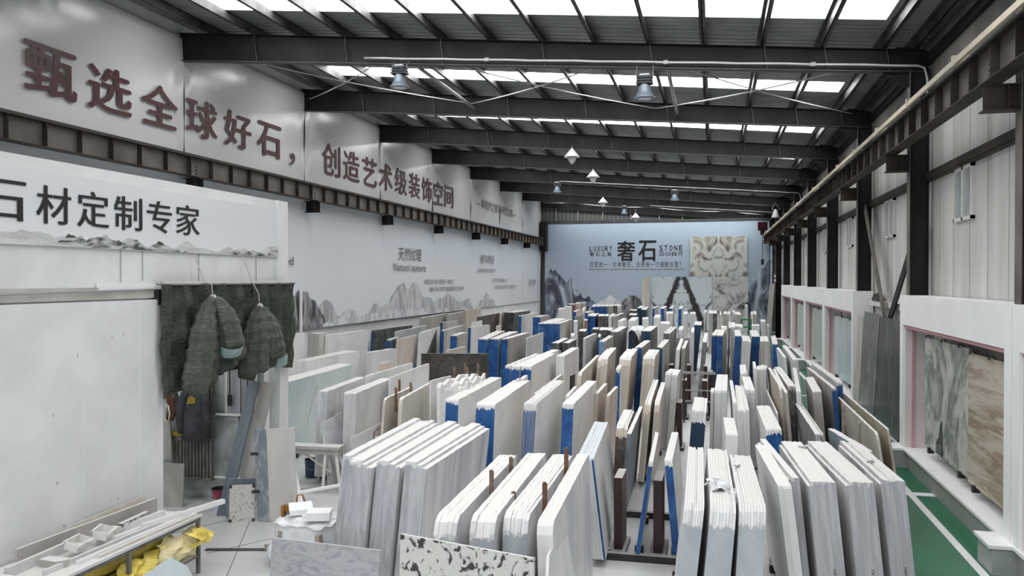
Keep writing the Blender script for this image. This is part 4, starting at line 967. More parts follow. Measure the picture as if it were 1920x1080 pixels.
    (2.012, 11.936, 9, 0.1, 1.74, 1.3, 2, 'bluegrey', '-', -7, 'O3', 0, 1633),
    (2.274, 12.837, 0, 0.036, 3.84, 1.38, 1, 'cream', '-', -9, 'O3', 0, 1646),
    (2.45, 13.022, 0.5, 0.033, 4.35, 1.42, 1, 'creamdark', '-', -9, 'O3', 0, 1666),
    (-0.606, 31.98, 0.5, 0.266, 2.63, 1.9, 2, 'slate', 'bluedark', 6, 'G', 0, 1309),
    (-0.289, 25.444, -0.1, 0.116, 4.5, 1.72, 1, 'speckdark', '-', 5, 'G', 0, 1321),
    (-0.023, 27.581, -2.2, 0.129, 3.14, 1.8, 1, 'taupe', 'blue', 1, 'G', 0, 1339),
    (0.158, 27.527, -1.9, 0.209, 3.25, 1.8, 1, 'taupe', 'blue', 1, 'G', 0, 1349),
    (0.738, 27.614, -0.9, 0.198, 3.23, 1.8, 2, 'greypale', 'blue', 3, 'G', 0, 1384),
    (0.944, 25.973, -0.8, 0.235, 2.35, 1.75, 3, 'greypale', '-', 3, 'G', 0, 1400),
    (1.28, 27.577, -0.8, 0.248, 3.12, 1.8, 2, 'greypale', 'blue', 2, 'G', 0, 1418),
    (1.447, 25.86, -2.5, 0.241, 2.46, 1.75, 2, 'taupe', '-', 0, 'G', 0, 1434),
    (1.698, 25.093, -2.9, 0.152, 3.6, 1.75, 2, 'greypale', 'blue', -1, 'G', 0, 1454),
    (1.917, 35.177, -1.9, 0.173, 1.45, 1.9, 1, 'greypale', '-', -3, 'G2', 0, 1432),
    (1.986, 33.194, -2, 0.07, 0.61, 1.85, 1, 'greypale', '-', -3, 'G2', 0, 1442),
    (0.657, 31.527, -1.1, 0.159, 3.46, 1.85, 1, 'white', '-', 1, 'G2', 0, 1375),
    (0.886, 31.763, -0.4, 0.263, 1.78, 1.87, 2, 'greypale', '-', 1, 'G2', 0, 1386),
    (1.491, 32.284, -1.6, 0.275, 1.2, 1.87, 2, 'white', '-', -1, 'G2', 0, 1417),
    (-3.347, 47.579, 0.2, 0.124, 3.6, 1.98, 1, 'greypale', 'blue', 1, 'X', 0, 1226),
    (-2.831, 47.127, 1.1, 0.197, 4.4, 1.98, 1, 'greypale', 'blue', 1, 'X', 0, 1242),
    (-2.395, 47.426, 0.8, 0.185, 3.99, 1.98, 1, 'greypale', 'blue', 1, 'X', 0, 1257),
    (-1.873, 47.167, 0.3, 0.173, 4.3, 1.98, 1, 'greypale', 'blue', 1, 'X', 0, 1275),
    (-2.161, 41.689, 2.5, 0.331, 2.44, 1.93, 2, 'greypale', '-', 1, 'X2', 0, 1255),
    (-1.388, 41.388, 1.4, 0.222, 2.77, 1.93, 2, 'greypale', '-', 1, 'X2', 0, 1285),
    (-1.025, 41.481, 1.7, 0.264, 1.98, 1.93, 2, 'greypale', '-', 1, 'X2', 0, 1299),
    (-2.544, 37.971, 2.3, 0.268, 3.4, 1.88, 2, 'white', '-', 1, 'X3', 0, 1231),
    (-1.901, 33.342, 2.4, 0.359, 1.68, 1.86, 2, 'white', '-', 1, 'X3', 0, 1247),
    (-0.47, 42.658, -0.3, 0.101, 3.44, 1.95, 1, 'greypale', '-', 1, 'X2', 0, 1322),
    (-0.167, 42.744, 0.6, 0.213, 2.28, 1.95, 2, 'beige', '-', 0, 'X2', 0, 1334),
    (-1.183, 30.381, 1.1, 0.157, 2.15, 1.8, 1, 'white', '-', 1, 'X3', 0, 1276),
    (-0.731, 29.121, 1, 0.104, 2.59, 1.8, 1, 'white', '-', 1, 'X3', 0, 1299),
    (-0.177, 41.269, 0.1, 0.207, 3.74, 1.95, 1, 'taupe', '-', 0, 'Y', 0, 1333),
    (0.026, 41.155, 0, 0.176, 3.78, 1.95, 1, 'dark', '-', 0, 'Y', 0, 1341),
    (0.506, 41.115, -0.6, 0.185, 3.01, 1.95, 2, 'taupe', '-', 0, 'Y', 0, 1360),
    (0.672, 41.145, -0.8, 0.103, 2.71, 1.95, 1, 'greypale', '-', 0, 'Y', 0, 1367),
    (1.072, 40.954, -0.7, 0.287, 3.48, 1.93, 2, 'taupe', '-', 0, 'Y', 0, 1384),
    (0.278, 40.166, -0.3, 0.071, 3.58, 1.95, 1, 'greypale', '-', 2, 'Y', 0, 1351),
    (0.896, 42.004, -1.3, 0.105, 2.73, 2, 1, 'white', '-', 2, 'Y', 0, 1375),
    (1.73, 41.009, -1.9, 0.101, 3.09, 1.95, 2, 'white', '-', -2, 'Y', 0, 1410),
    (1.869, 41.035, -2.1, 0.155, 4.5, 1.95, 2, 'taupe', '-', -2, 'Y', 0, 1416),
    (1.734, 48.734, -1.7, 0.13, 2.57, 2.1, 1, 'greypale', '-', 0, 'Y', 0, 1399),
    (0.338, 30.704, 0.6, 0.188, 1.32, 1.88, 2, 'beige', '-', 0, 'Y2', 0, 1358),
    (0.529, 30.986, -0.9, 0.062, 4.5, 1.85, 1, 'slate', '-', 2, 'Y2', 0, 1368),
    (-6.98, 49.124, 6.3, 0.232, 3.77, 2, 1, 'taupe', 'blue', 0, 'Z', 0, 1113),
    (-6.737, 49.183, 6.1, 0.223, 3.77, 2, 1, 'taupe', 'blue', 0, 'Z', 0, 1121),
    (-6.503, 49.24, 5.9, 0.217, 3.78, 2, 1, 'taupe', 'blue', 0, 'Z', 0, 1129),
    (-6.284, 49.292, 5.2, 0.194, 3.78, 2, 1, 'taupe', 'blue', 0, 'Z', 0, 1136),
    (-6.091, 50.115, 4.8, 0.312, 3.03, 2, 2, 'taupe', '-', 0, 'Z', 0, 1145),
    (-5.819, 50.171, 4.7, 0.19, 3.04, 2, 1, 'darkbrown', '-', 0, 'Z', 0, 1153),
    (-5.622, 50.415, 5.4, 0.221, 2.2, 2, 2, 'greypale', '-', 0, 'Z', 0, 1161),
    (-6.369, 42.181, -1.7, 0.158, 2.12, 1.93, 1, 'beige', 'blue', 0, 'Z2', 0, 1099),
    (-7.109, 43.02, 3.2, 0.154, 2.79, 1.93, 1, 'beige', 'blue', 0, 'Z2', 0, 1077),
    (-7.09, 45.829, 7.1, 0.146, 3.81, 1.95, 2, 'cream', '-', 0, 'Z2', 0, 1094),
    (-5.692, 38.659, 4.3, 0.18, 2.91, 1.9, 1, 'taupe', 'blue', 1, 'Z3', 0, 1106),
    (-5.459, 38.337, 4.1, 0.204, 3.16, 1.9, 1, 'darkgreen', 'blue', 1, 'Z3', 0, 1113),
    (-5.081, 38.163, 5.8, 0.28, 2.21, 1.9, 1, 'darkgreen', '-', 0, 'Z3', 0, 1126),
    (-4.849, 38.211, 5.3, 0.151, 2.33, 1.9, 1, 'dark', '-', 0, 'Z3', 0, 1136),
    (-4.674, 38.258, 2.9, 0.159, 2.83, 1.9, 1, 'greypale', '-', 0, 'Z3', 0, 1144),
    (-4.488, 38.305, -0.2, 0.143, 3.61, 1.9, 1, 'taupe', '-', 0, 'Z3', 0, 1152),
    (-8.535, 49.374, 9, 0.404, 1.4, 1.95, 2, 'white', '-', 0, 'Z4', 0, 1066),
    (-8.332, 45.936, 9, 0.365, 2.07, 1.95, 2, 'white', '-', 0, 'Z4', 0, 1053),
    (-6.227, 37.905, 2.6, 0.045, 3.41, 1.88, 2, 'taupe', '-', 2, 'Z4', 0, 1079),
    (-8.808, 50.815, 5.3, 0.124, 1.83, 2.05, 2, 'darkbrown', '-', 0, 'Z4', 0, 1065),
    (-8.559, 50.881, 9, 0.35, 2.37, 2.05, 2, 'brown', '-', 0, 'Z4', 0, 1073),
    (-8.493, 52.757, 8.6, 0.344, 2.91, 2.05, 2, 'pinkish', '-', 0, 'Z4', 0, 1084),
    (-8.218, 53.256, 8.3, 0.289, 2.75, 2.07, 2, 'taupe', '-', 0, 'Z4', 0, 1094),
    (-4.188, 48.123, 2.7, 0.258, 4.22, 1.95, 1, 'darkgrey', 'bluedark', 1, 'Z5', 0, 1199),
    (-3.768, 45.871, 2.6, 0.284, 4.5, 1.95, 2, 'darkgrey', 'bluedark', 1, 'Z5', 0, 1208),
    (-3.859, 35.134, 1.9, 0.204, 2.63, 1.85, 2, 'white', '-', 0, 'Z6', 0, 1163),
    (-3.363, 34.937, 2.6, 0.295, 3.36, 1.87, 2, 'white', '-', 0, 'Z6', 0, 1184),
    (-2.92, 36.396, 4.2, 0.259, 1.78, 1.88, 2, 'white', '-', 0, 'Z6', 0, 1210),
    (-3.824, 40.149, 2.8, 0.353, 1.79, 1.9, 3, 'dark', '-', 0, 'Z6', 0, 1186),
    (-4.245, 44.81, 3.9, 0.374, 1.88, 1.93, 3, 'dark', '-', 0, 'Z6', 0, 1187),
    (-5.381, 35.486, 8.1, 0.133, 1.37, 1.84, 2, 'brown', '-', 0, 'Z6', 0, 1098),
    (-5.636, 34.343, 9, 0.166, 0.76, 1.85, 1, 'bluewhite', '-', 0, 'Z6', 0, 1079),
    (-4.636, 27.642, 9, 0.119, 1.04, 1.72, 1, 'greypale', '-', 0, 'Z6', 0, 1074),
    (-4.527, 29.05, 6.3, 0.246, 1.34, 1.78, 2, 'dark', '-', 0, 'Z7', 0, 1092),
    (-4.204, 29.998, 4.9, 0.224, 1.11, 1.8, 2, 'dark', '-', 0, 'Z7', 0, 1116),
    (-3.761, 29.511, 5.6, 0.467, 1.71, 1.8, 3, 'dark', '-', 0, 'Z7', 0, 1135),
    (-3.639, 26.836, 6.3, 0.087, 1.5, 1.74, 2, 'taupe', 'blue', 1, 'Z7', 0, 1123),
]
seen = {}
for b in BL:
    k = (b[10], DESC[(b[7], b[8])]); seen.setdefault(k, []).append(b)
for k, bs in seen.items():
    bs.sort(key=lambda b: b[12])
    for i, b in enumerate(bs):
        lb = k[1] + ((', %s from left' % ORD[i]) if len(bs) > 1 else ',') + ' ' + PHR[b[10]]
        lb = lb.replace(', ', ' , ', 0)
        thin = b[6] == 1 and b[8] == '-'
        bundle(b[0], b[1], b[2], b[3], b[4], b[5], b[6], b[7], b[8], b[9], lb, 'stone slab' if thin else 'slab bundle', 'stone slabs stored in the hall')
# single panels set across the aisle ends
def cross_panel(p0, p1, h, tk, m, lb, back=.0, seed=1, name='standing_slab', chamf=None):
    """panel standing from p0 to p1 on the floor, top leaning back by `back` metres"""
    dx, dy = p1[0] - p0[0], p1[1] - p0[1]; Lp = math.hypot(dx, dy); r = random.Random(seed)
    P = [(0, 0), (Lp, 0), (Lp, h), (0, h)] if not chamf else [(0, 0), (Lp, 0), (Lp, h), (chamf, h), (0, h - chamf)]
    mb = MB().prism(P, 0, tk, 'y')
    o = obj(name, mb, m, None, (p0[0], p0[1], .004), (-math.atan2(back, h), 0, math.atan2(dy, dx)))
    return tag(o, lb, 'stone panel', 'panels standing across the aisles')
cross_panel((-4.73, 8.14), (-3.41, 8.02), .76, .025, 'lilac_panel', 'low grey veined panel with scored lines before the grey-ended bundles', .10)
cross_panel((-2.56, 6.45), (-1.35, 6.12), 1.47, .025, 'speckle', 'cream panel with black speckles standing at bottom centre', .06)
cross_panel((-7.73, 21.3), (-5.95, 21.7), 1.58, .06, 'brownblack', 'long dark-brown panel standing crosswise behind the wooden sticks', .05)
cross_panel((.03, 10.0), (.40, 9.94), 1.40, .03, 'white', 'white panel with one cut corner beyond the bottom centre trio', .03, chamf=.10)
o = obj('stone_slab', MB().prism([(0, 0), (1.35, 0), (1.35, 1.32), (.25, 1.30), (0, 1.14)], -.012, .012, 'x'), 'white', None, (-1.13, 6.55, .004), (0, math.radians(-9), math.radians(3)))
tag(o, 'thin white slab leaning right of the black-speckled panel', 'stone slab')
lp = bpy.data.objects['standing_slab']
obj('score_line', MB().box(.01, 1.31, -.0015, 0, .30, .304).box(.01, 1.31, -.0015, 0, .52, .524), 'coat_violet', lp)
for k, (x, y, z, lb) in enumerate([(1.02, 10.9, 1.502, 'small grey chip lying on the second lilac-grey bundle'), (1.70, 10.2, 1.502, 'small grey chip lying on the right lilac-grey bundle'), (.25, 9.6, 1.502, 'small pale chip lying on the bottom centre trio')]):
    o = obj('stone_chip', MB().prism([(0, 0), (.09, -.02), (.12, .02), (.05, .045)], 0, .02, 'z'), 'taupe', None, (x, y, z), (0, 0, .7 * k)); tag(o, lb, 'stone chip', 'stone chips')
cross_panel((-5.10, 11.95), (-4.86, 11.93), 1.16, .03, 'bluewhite', 'small bluish white offcut standing before the cream slabs', .03, name='stone_offcut')
for k, (x, y, L_, h) in enumerate([(-6.50, 13.23, 0.65, 1.10), (-5.56, 12.37, 1.14, 1.05)]):
    o = obj('stone_slab', MB().prism([(0, 0), (L_, 0), (L_, h + .10), (0, h)], -.01, .01, 'x'), 'bandwhite', None, (x, y, .004), (0, math.radians(-7), math.radians(-8)))
    tag(o, 'small white marble offcut leaning on the banded white slabs, %s' % ('left one' if k == 0 else 'right one'), 'stone slab')

# dark red uprights of the slab racks
POSTS = [
    (-0.707, 10.852, 0.113, 0.692, 1.0),
    (-1.221, 10.88, 0.108, 1.024, 1.0),
    (-0.72, 17.809, 0.106, 1.079, 1.0),
    (-3.646, 21.305, 0.098, 0.933, 1.1),
    (-0.242, 21.771, 0.124, 1.026, 1.0),
    (-0.749, 21.779, 0.106, 1.068, 1.0),
    (-0.101, 22.208, 0.126, 0.316, 1.2),
    (-0.25, 24.462, 0.097, 1.027, 1.1),
    (-1.229, 24.589, 0.126, 1.108, 1.1),
    (-0.728, 24.63, 0.106, 0.967, 1.1),
]
for i, (x, y, wd, L_, zt) in enumerate(POSTS):
    lb = 'dark red steel rack upright, %s from the camera' % ORD[i]
    t = thing('rack_upright', lb, 'rack post', (x, y, 0), 0, 'dark red rack uprights')
    wd = max(.07, min(wd, .14)); L_ = max(.08, min(L_, .55))
    obj('post', MB().box(-wd / 2, wd / 2, 0, L_, .06, zt), 'post_red', t)
    obj('foot', MB().box(-wd / 2 - .05, wd / 2 + .05, -.06, L_ + .06, 0, .06), 'iron', t)
for y, xa, xb, lb in ((10.62, -1.75, -.30, 'dusty dark rail on the floor below the nearest dark red posts'), (12.6, -1.6, -.2, 'dusty dark floor rail behind the nearest dark red posts')):
    o = obj('rack_rail', MB().box(xa, xb, y, y + .10, 0, .09), 'iron'); tag(o, lb, 'rack rail')
t = thing('steel_trestle', 'thin grey steel trestle in the dark gap among the rack posts', 'trestle', (-.42, 21.3, 0))
obj('top_bar', MB().box(-.35, .45, -.03, .03, 1.22, 1.28), 'galv', t)
for x in (-.32, .42): obj('leg', MB().box(x - .02, x + .02, -.02, .02, 0, 1.22), 'iron', t)
obj('cross_bar', MB().box(-.35, .45, -.02, .02, .52, .56).box(-.35, .45, -.02, .02, .80, .83), 'galv', t)
cross_panel((-1.55, 30.2), (-.85, 30.2), 1.5, .04, 'lilac_panel', 'grey board across the aisle behind the thin slabs', .0)
t = thing('green_rack', 'small green painted rack frame in the far rows at right', 'rack', (1.30, 36.5, 0))
for x in (-.20, .20): obj('post', MB().box(x - .03, x + .03, -.03, .03, 0, 1.92), 'green_paint', t)
for z in (.6, 1.55, 1.86): obj('rail', MB().box(-.22, .22, -.025, .025, z, z + .06), 'green_paint', t)
# wooden sticks and wedges pushed between the slabs
for k, (x, y, z0, z1, m, lb) in enumerate([
    (-2.184, 8.087, 1.2, 1.68, 'wood', 'pale wooden stick between first and second bundle behind the black-speckled panel'),
    (-2.228, 9.095, 1.2, 1.6, 'wood', 'brown wooden stick at the back of the first bundle behind the speckled panel'),
    (-1.915, 7.922, 1.2, 1.52, 'wood', 'short wooden stick low between the second and third bundle behind speckled panel'),
    (-1.561, 7.714, 1.2, 1.68, 'wood_red', 'red-brown stick between third and fourth bundle behind the speckled panel'),
    (-1.601, 9.115, 1.2, 1.73, 'wood_red', 'long red-brown stick at the back of the third bundle behind speckled panel'),
    (-5.345, 13.471, 1.3, 1.73, 'wood_red', 'upright red-brown stick between the two cream slabs'),
    (-5.576, 14.221, 1.33, 1.78, 'wood_red', 'slanted orange-brown stick behind the first cream slab'),
    (-5.338, 14.171, 1.33, 1.74, 'wood', 'thin grey-brown stick at the back of the cream slabs'),
    (-4.868, 15.282, 0.02, 1.91, 'wood', 'leftmost of the four sticks before the dark-brown panel'),
    (-4.828, 15.867, 0.02, 1.93, 'wood', 'second of the four sticks before the dark-brown panel'),
    (-4.624, 15.342, 0.02, 1.91, 'wood', 'third and shorter of the four sticks before the dark-brown panel'),
    (-4.531, 15.762, 0.02, 1.95, 'wood', 'rightmost of the four sticks before the dark-brown panel'),
    (2.072, 14.643, 0.02, 1.52, 'wood_old', 'grey wooden stick left on the cream slab by the lane'),
    (2.133, 13.476, 0.02, 1.43, 'wood_old', 'grey wooden stick right on the cream slab by the lane'),
    (-3.845, 20.977, 1.47, 1.79, 'wood_old', 'small stick standing on the white row right of the tall blue trio'),
]):
    o = obj('wooden_wedge', MB().prism([(-.022, z0), (.022, z0), (.024, z1 - .02), (.008, z1), (-.020, z1 - .008)], -.012, .012, 'y'), m, None, (x, y, 0), (0, 0, .5))
    tag(o, lb, 'wooden stick', 'wooden sticks between the slabs')
o = obj('torn_film', MB().grid(18, 10, lambda u, v: (.34 * u + .04 * math.sin(v * 9), .30 * v + .05 * math.sin(u * 11), .02 + .07 * abs(math.sin(u * 8 + 2 * v)) * (1 - v * .5) - .16 * u * u)), 'plastic_film', None, (-.12, 8.55, 1.50), (0, 0, -.5), smooth=True, fix=False)
tag(o, 'torn scrap of clear film lying across two white bundles', 'plastic film')
o = obj('timber_wedge', MB().prism([(0, 0), (.16, 0), (.15, .12), (.03, .15)], 0, .42, 'y'), 'wood_old', None, (-.62, 9.45, 0), (0, 0, -.35)); tag(o, 'grey timber wedge on the floor left of the bottom centre trio', 'timber')
# clear film wrapped over two bundles further back
for x, y, w_, z, lb in ((-2.70, 28.3, .40, 1.88, 'crumpled clear film draped over a charcoal bundle left of centre'),):
    o = obj('film_wrap', MB().grid(14, 14, lambda u, v: (w_ * (u - .5) * 1.1, 2.2 * v - .06, -.35 * abs(u - .5) ** 2 * 4 * (1 - v) + .03 * noise.noise(Vector((u * 6, v * 9, x))))), 'plastic_film', None, (x, y, z), smooth=True, fix=False)
    tag(o, lb, 'plastic film')
# ---------------------------------------------------------------- left partition, store room, work table
PXW = -7.0
struct('wall_partition', MB().box(-7.16, -7.04, 2.0, 9.35, 0, 4.9).box(-7.16, -7.04, 9.35, 12.42, 3.50, 4.9).box(-7.16, -6.99, 12.42, 12.74, 0, 4.9), 'plaster')
struct('wall_store', MB().box(-10.2, -7.16, 12.10, 12.25, 0, 4.2).box(-10.35, -10.2, 7.5, 12.25, 0, 4.2), 'plaster_dirty')
t = thing('partition_banner', 'white banner with large black characters and ink hills on the partition', 'banner')
sheet_ = obj('sheet', MB().box(-7.03, -7.005, 3.0, 12.68, 3.96, 4.76), 'vinyl_door', t)
for ch, (a, b) in zip('石材定制专家', [(6.62, 7.25), (7.40, 7.88), (7.98, 8.48), (8.58, 9.07), (9.17, 9.66), (9.76, 10.27)]):
    lettering(ch, (a, b, 4.20, 4.61), 'x', -7.003, 'ink', sheet_, bold=.016, boldy=.15)
hb = lambda a: 3.965
printed([(6.6, 4.0), (7.2, 4.12), (7.8, 4.08), (8.3, 4.05)], hb, 'x', -7.004, 'hill_pale', sheet_, .001, 'printed_hill', 21)
printed([(7.5, 3.98), (7.75, 4.04), (8.0, 4.07), (8.25, 4.08), (8.45, 4.12), (8.6, 4.06), (8.75, 4.07), (8.95, 4.09), (9.05, 4.05), (9.3, 4.05), (9.7, 4.02), (10.1, 3.98)], hb, 'x', -7.004, 'hill_ink', sheet_, .002, 'printed_hill', 22, .2)
printed([(9.6, 3.99), (10.4, 4.05), (11.0, 4.08), (11.5, 4.06), (12.1, 4.12), (12.68, 4.18)], hb, 'x', -7.004, 'hill_pale', sheet_, .001, 'printed_hill', 23)
printed([(11.0, 3.98), (11.4, 4.0), (11.7, 3.98), (12.1, 4.0), (12.68, 4.06)], hb, 'x', -7.004, 'hill_ink', sheet_, .002, 'printed_hill', 24)
t = thing('sliding_door', 'large white scuffed sliding door panel on the partition', 'door', (-6.98, 0, 0))
obj('panel', MB().box(-.05, .03, 3.0, 9.40, .02, 3.34), 'plaster', t)
obj('edge_strip', MB().box(.03, .034, 8.95, 8.965, .02, 3.34).box(.03, .034, 8.0, 8.004, .02, 3.34), 'vinyl_door', t)
sc = MB()
rs = random.Random(3)
for _ in range(9):
    y = rs.uniform(7.0, 9.3); z = rs.uniform(.8, 3.2); sc.box(.0302, .0312, y, y + rs.uniform(.006, .02), z, z + rs.uniform(.01, .05))
obj('scuff_mark', sc, 'taupe', t)
t = thing('door_track', 'grey sliding door track with pale round rod over the panel', 'door track', (-7.0, 0, 0))
obj('track', MB().box(-.03, .0, 3.0, 9.30, 3.36, 3.50), 'channel', t)
obj('rod', MB().tube([(.04, 3.0, 3.40), (.04, 9.25, 3.47)], .012, 6), 'galv', t)
obj('cover', MB().box(-.02, .02, 8.3, 9.30, 3.47, 3.56), 'paint_white', t)
tag(obj('door_stop', MB().box(-.06, .05, 0, .18, 0, .20), 'black', None, (-6.98, 9.30, 3.27)), 'small black block at the end of the door track', 'door stop')
tag(obj('curtain_rod', MB().tube([(-6.885, 9.2, 3.54), (-6.885, 12.78, 3.54)], .018, 8), 'galv'), 'thin pale rod carrying the green quilt', 'rod')
wr = MB()
for y, z in ((8.72, 3.45), (9.12, 3.58), (10.3, 3.55), (11.8, 3.55)): wr.tube([(-7.03, y, 3.97), (-7.03, y, z)], .003, 5)
o = obj('hanging_wire', wr, 'black'); tag(o, 'thin dark wires running down below the partition banner', 'wire')
# quilted door curtain: one wide sheet and two tied up bundles hanging before it
def quilt_f(y0, y1, za, zb, ph):
    def f(u, v):
        y = y0 + (y1 - y0) * u; z = 3.53 - (3.53 - (za + (zb - za) * u)) * v
        y += .04 * math.sin(9 * v + 3 * u) * v
        x = -6.885 + .030 * math.sin(u * (y1 - y0) * 15 + ph) + .022 * math.sin(v * 21 + 4 * math.sin(u * 7)) * (.4 + v * .6) + .012 * math.sin(u * 90) + .02 * noise.noise(Vector((y * 3, z * 4, ph)))
        return (x, y, z)
    return f
t = thing('door_quilt', 'dark green quilted door curtain hanging on the rod', 'curtain')
obj('left_sheet', MB().grid(90, 70, quilt_f(9.28, 11.45, 2.06, 2.32, 0)), 'quilt', t, smooth=True, fix=False)
obj('right_sheet', MB().grid(70, 70, quilt_f(11.40, 12.70, 2.25, 2.12, 2)), 'quilt', t, smooth=True, fix=False)
obj('rings', MB().tube([(-6.885, 9.30, 3.545), (-6.885, 12.68, 3.545)], .026, 8), 'rope', t)
def tied(y, ztop, lb, folds, cuff):
    """a quilt gathered at a cord: padded folds fan out below the knot"""
    t = thing('tied_quilt', lb, 'curtain', (-6.74, y, 0), 0, 'tied up quilts')
    for nm, dy, zb_, w_, m, x_ in folds:
        n = 22; pts = []; rr = []
        for i in range(n + 1):
            v = i / n
            pts.append((x_ * math.sin(v * 2.2), dy * (v ** .62), ztop - (ztop - zb_) * v))
            rr.append(w_ * (.16 + .84 * min(1, v * 2.4) ** .6) * (1 + .035 * math.sin(v * 31 + dy * 9)) * (1 if v < .9 else 1 - .35 * ((v - .9) / .1) ** 2))
        mb = MB().tube(pts, rr, 30)
        for i_ in range(len(pts)):
            for k_ in range(30):
                q_ = mb.v[i_ * 30 + k_]; c_ = pts[i_]; g_ = 1 - .16 * abs(math.sin(2.5 * 2 * math.pi * k_ / 30 + dy * 3)) ** 6 + .03 * math.sin(i_ * 2.3 + k_)
                mb.v[i_ * 30 + k_] = tuple(a_ + (b_ - a_) * g_ for a_, b_ in zip(c_, q_))
        mb.v = [(px_ * .62 + .012 * math.sin(pz * 40), py + .010 * noise.noise(Vector((px_ * 9, py * 9, pz * 6))), pz) for px_, py, pz in mb.v]
        o = obj(nm, mb, m, t, smooth=True)
        if nm == cuff:
            k = MB().tube([pts[-4], pts[-2], (pts[-1][0], pts[-1][1] + .01, pts[-1][2] - .05)], [w_ * 1.04, w_ * 1.03, w_ * .9], 18, False)
            k.v = [(px_ * .62 + .010, py, pz) for px_, py, pz in k.v]
            obj('lining', k, 'lining_teal', o, smooth=True, fix=False)
    obj('cord', MB().tube([(.0, 0, ztop - .03), (-.01, -.02, ztop + .20), (-.10, -.05, 3.56), (-.24, -.08, 3.95)], .008, 6), 'rope', t)
    obj('knot', MB().lathe([(.02, -.04), (.045, -.02), (.05, .01), (.03, .05)], 10, (0, 0, ztop)), 'rope', t)
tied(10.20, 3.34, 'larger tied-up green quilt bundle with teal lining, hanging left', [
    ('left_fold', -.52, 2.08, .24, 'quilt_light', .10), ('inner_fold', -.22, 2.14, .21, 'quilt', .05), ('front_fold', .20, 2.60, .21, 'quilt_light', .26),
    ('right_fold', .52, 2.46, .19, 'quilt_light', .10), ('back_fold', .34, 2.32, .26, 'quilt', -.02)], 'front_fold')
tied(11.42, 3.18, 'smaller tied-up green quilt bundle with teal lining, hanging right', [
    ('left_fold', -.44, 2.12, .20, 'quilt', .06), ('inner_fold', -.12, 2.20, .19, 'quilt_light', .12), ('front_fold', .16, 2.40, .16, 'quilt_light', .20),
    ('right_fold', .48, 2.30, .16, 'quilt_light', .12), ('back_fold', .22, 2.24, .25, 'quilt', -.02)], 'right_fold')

# store room
def radiator(loc, n, h, lb, group):
    t = thing('radiator', lb, 'radiator', loc, 0, group)
    one = None
    for k in range(n):
        if one is None:
            mb = MB()
            mb.tube([(0, -.02, .02), (0, -.02, h - .02)], .017, 8).tube([(0, .05, .02), (0, .05, h - .02)], .017, 6).box(-.028, .028, -.05, .08, h - .05, h).box(-.028, .028, -.05, .08, 0, .05)
            one = obj('section', mb, 'radiator_grey', t, (0, 0, 0))
        else: part_copy(one, t, (k * .062, 0, 0))
    obj('feed_pipe', MB().tube([(n * .062, 0, .06), (n * .062 + .5, 0, .06), (n * .062 + .5, .05, -.25)], .022, 8), 'pvc', t)
radiator((-8.62, 11.95, .33), 12, .70, 'old grey sectional radiator low on the store room wall', 'store room radiators')
radiator((-8.60, 11.95, 1.35), 12, .62, 'grey radiator high on the wall behind the hanging jacket', 'store room radiators')
t = thing('store_window', 'grey framed window behind hanging tools in the store room', 'window', (-7.75, 12.08, 1.38))
obj('frame', MB().box(0, .58, -.03, 0, 0, .04).box(0, .04, -.03, 0, 0, .8).box(.27, .31, -.03, 0, 0, .8).box(.54, .58, -.03, 0, 0, .8).box(0, .58, -.03, 0, .76, .8), 'pvc', t)
obj('pane', MB().box(.04, .54, -.012, -.004, .04, .76), 'glass_pane', t)
for k, (x, z, l) in enumerate([(-7.62, 1.55, .75), (-7.42, 1.22, 1.0), (-7.30, 1.35, .85)]):
    o = obj('hanging_tool', MB().tube([(0, 0, l), (.01, -.01, l * .4), (0, 0, .1)], .010, 6).box(-.03, .03, -.02, .02, 0, .18), 'black', None, (x, 11.98, z))
    tag(o, 'thin black tool hanging before the store window, %s from left' % ORD[k], 'tool', 'hanging tools')
t = thing('hanging_jacket', 'dark jacket with a yellow patch hanging before the upper radiator', 'jacket', (-8.10, 11.78, 0))
obj('body', MB().lathe([(.03, 1.95), (.10, 1.86), (.19, 1.70), (.23, 1.45), (.25, 1.20), (.255, 1.02), (.22, 1.00)], 24, lobes=5, amp=.07, sy=.42), 'cotton_dark', t, smooth=True)
for s_ in (-1, 1): obj('sleeve', MB().tube([(s_ * .13, -.02, 1.84), (s_ * .23, -.06, 1.6), (s_ * .25, -.07, 1.35), (s_ * .22, -.07, 1.12)], [.07, .075, .065, .055], 10), 'cotton_dark', t, smooth=True)
obj('patch', MB().prism([(-.10, 1.60), (.06, 1.62), (.06, 1.70), (-.02, 1.74), (-.08, 1.70)], -.105, -.098, 'y'), 'cloth_yellow', t)
for nm, x, z0, z1, m, lb in [('hanging_cloth', -8.36, 1.55, 1.85, 'foam', 'pale blue-white rag hanging left of the dark jacket'),
                             ('hanging_cloth', -8.30, 1.38, 1.56, 'cloth_yellow', 'yellow rag hanging beside the dark jacket'),
                             ('hanging_cloth', -8.60, 1.30, 1.95, 'cloth_brown', 'rust brown cloth hanging by the door edge'),
                             ('hanging_cloth', -8.46, 1.42, 1.95, 'cotton_dark', 'black cloth hanging among the rags at the upper radiator')]:
    o = obj(nm, MB().grid(8, 10, lambda u, v, z0=z0, z1=z1: (-.07 + .14 * u + .02 * math.sin(v * 6), -.01 + .02 * math.sin(u * 14 + v * 3), z0 + (z1 - z0) * v)), m, None, (x, 11.80, 0), smooth=True, fix=False)
    sol = o.modifiers.new('thick', 'SOLIDIFY'); sol.thickness = .008
    tag(o, lb, 'cloth', 'rags hanging in the store room')
tag(obj('rag_rail', MB().tube([(-8.85, 11.82, 1.97), (-7.75, 11.82, 1.97)], .010, 6), 'galv'), 'thin rail carrying the jacket and rags', 'rail')
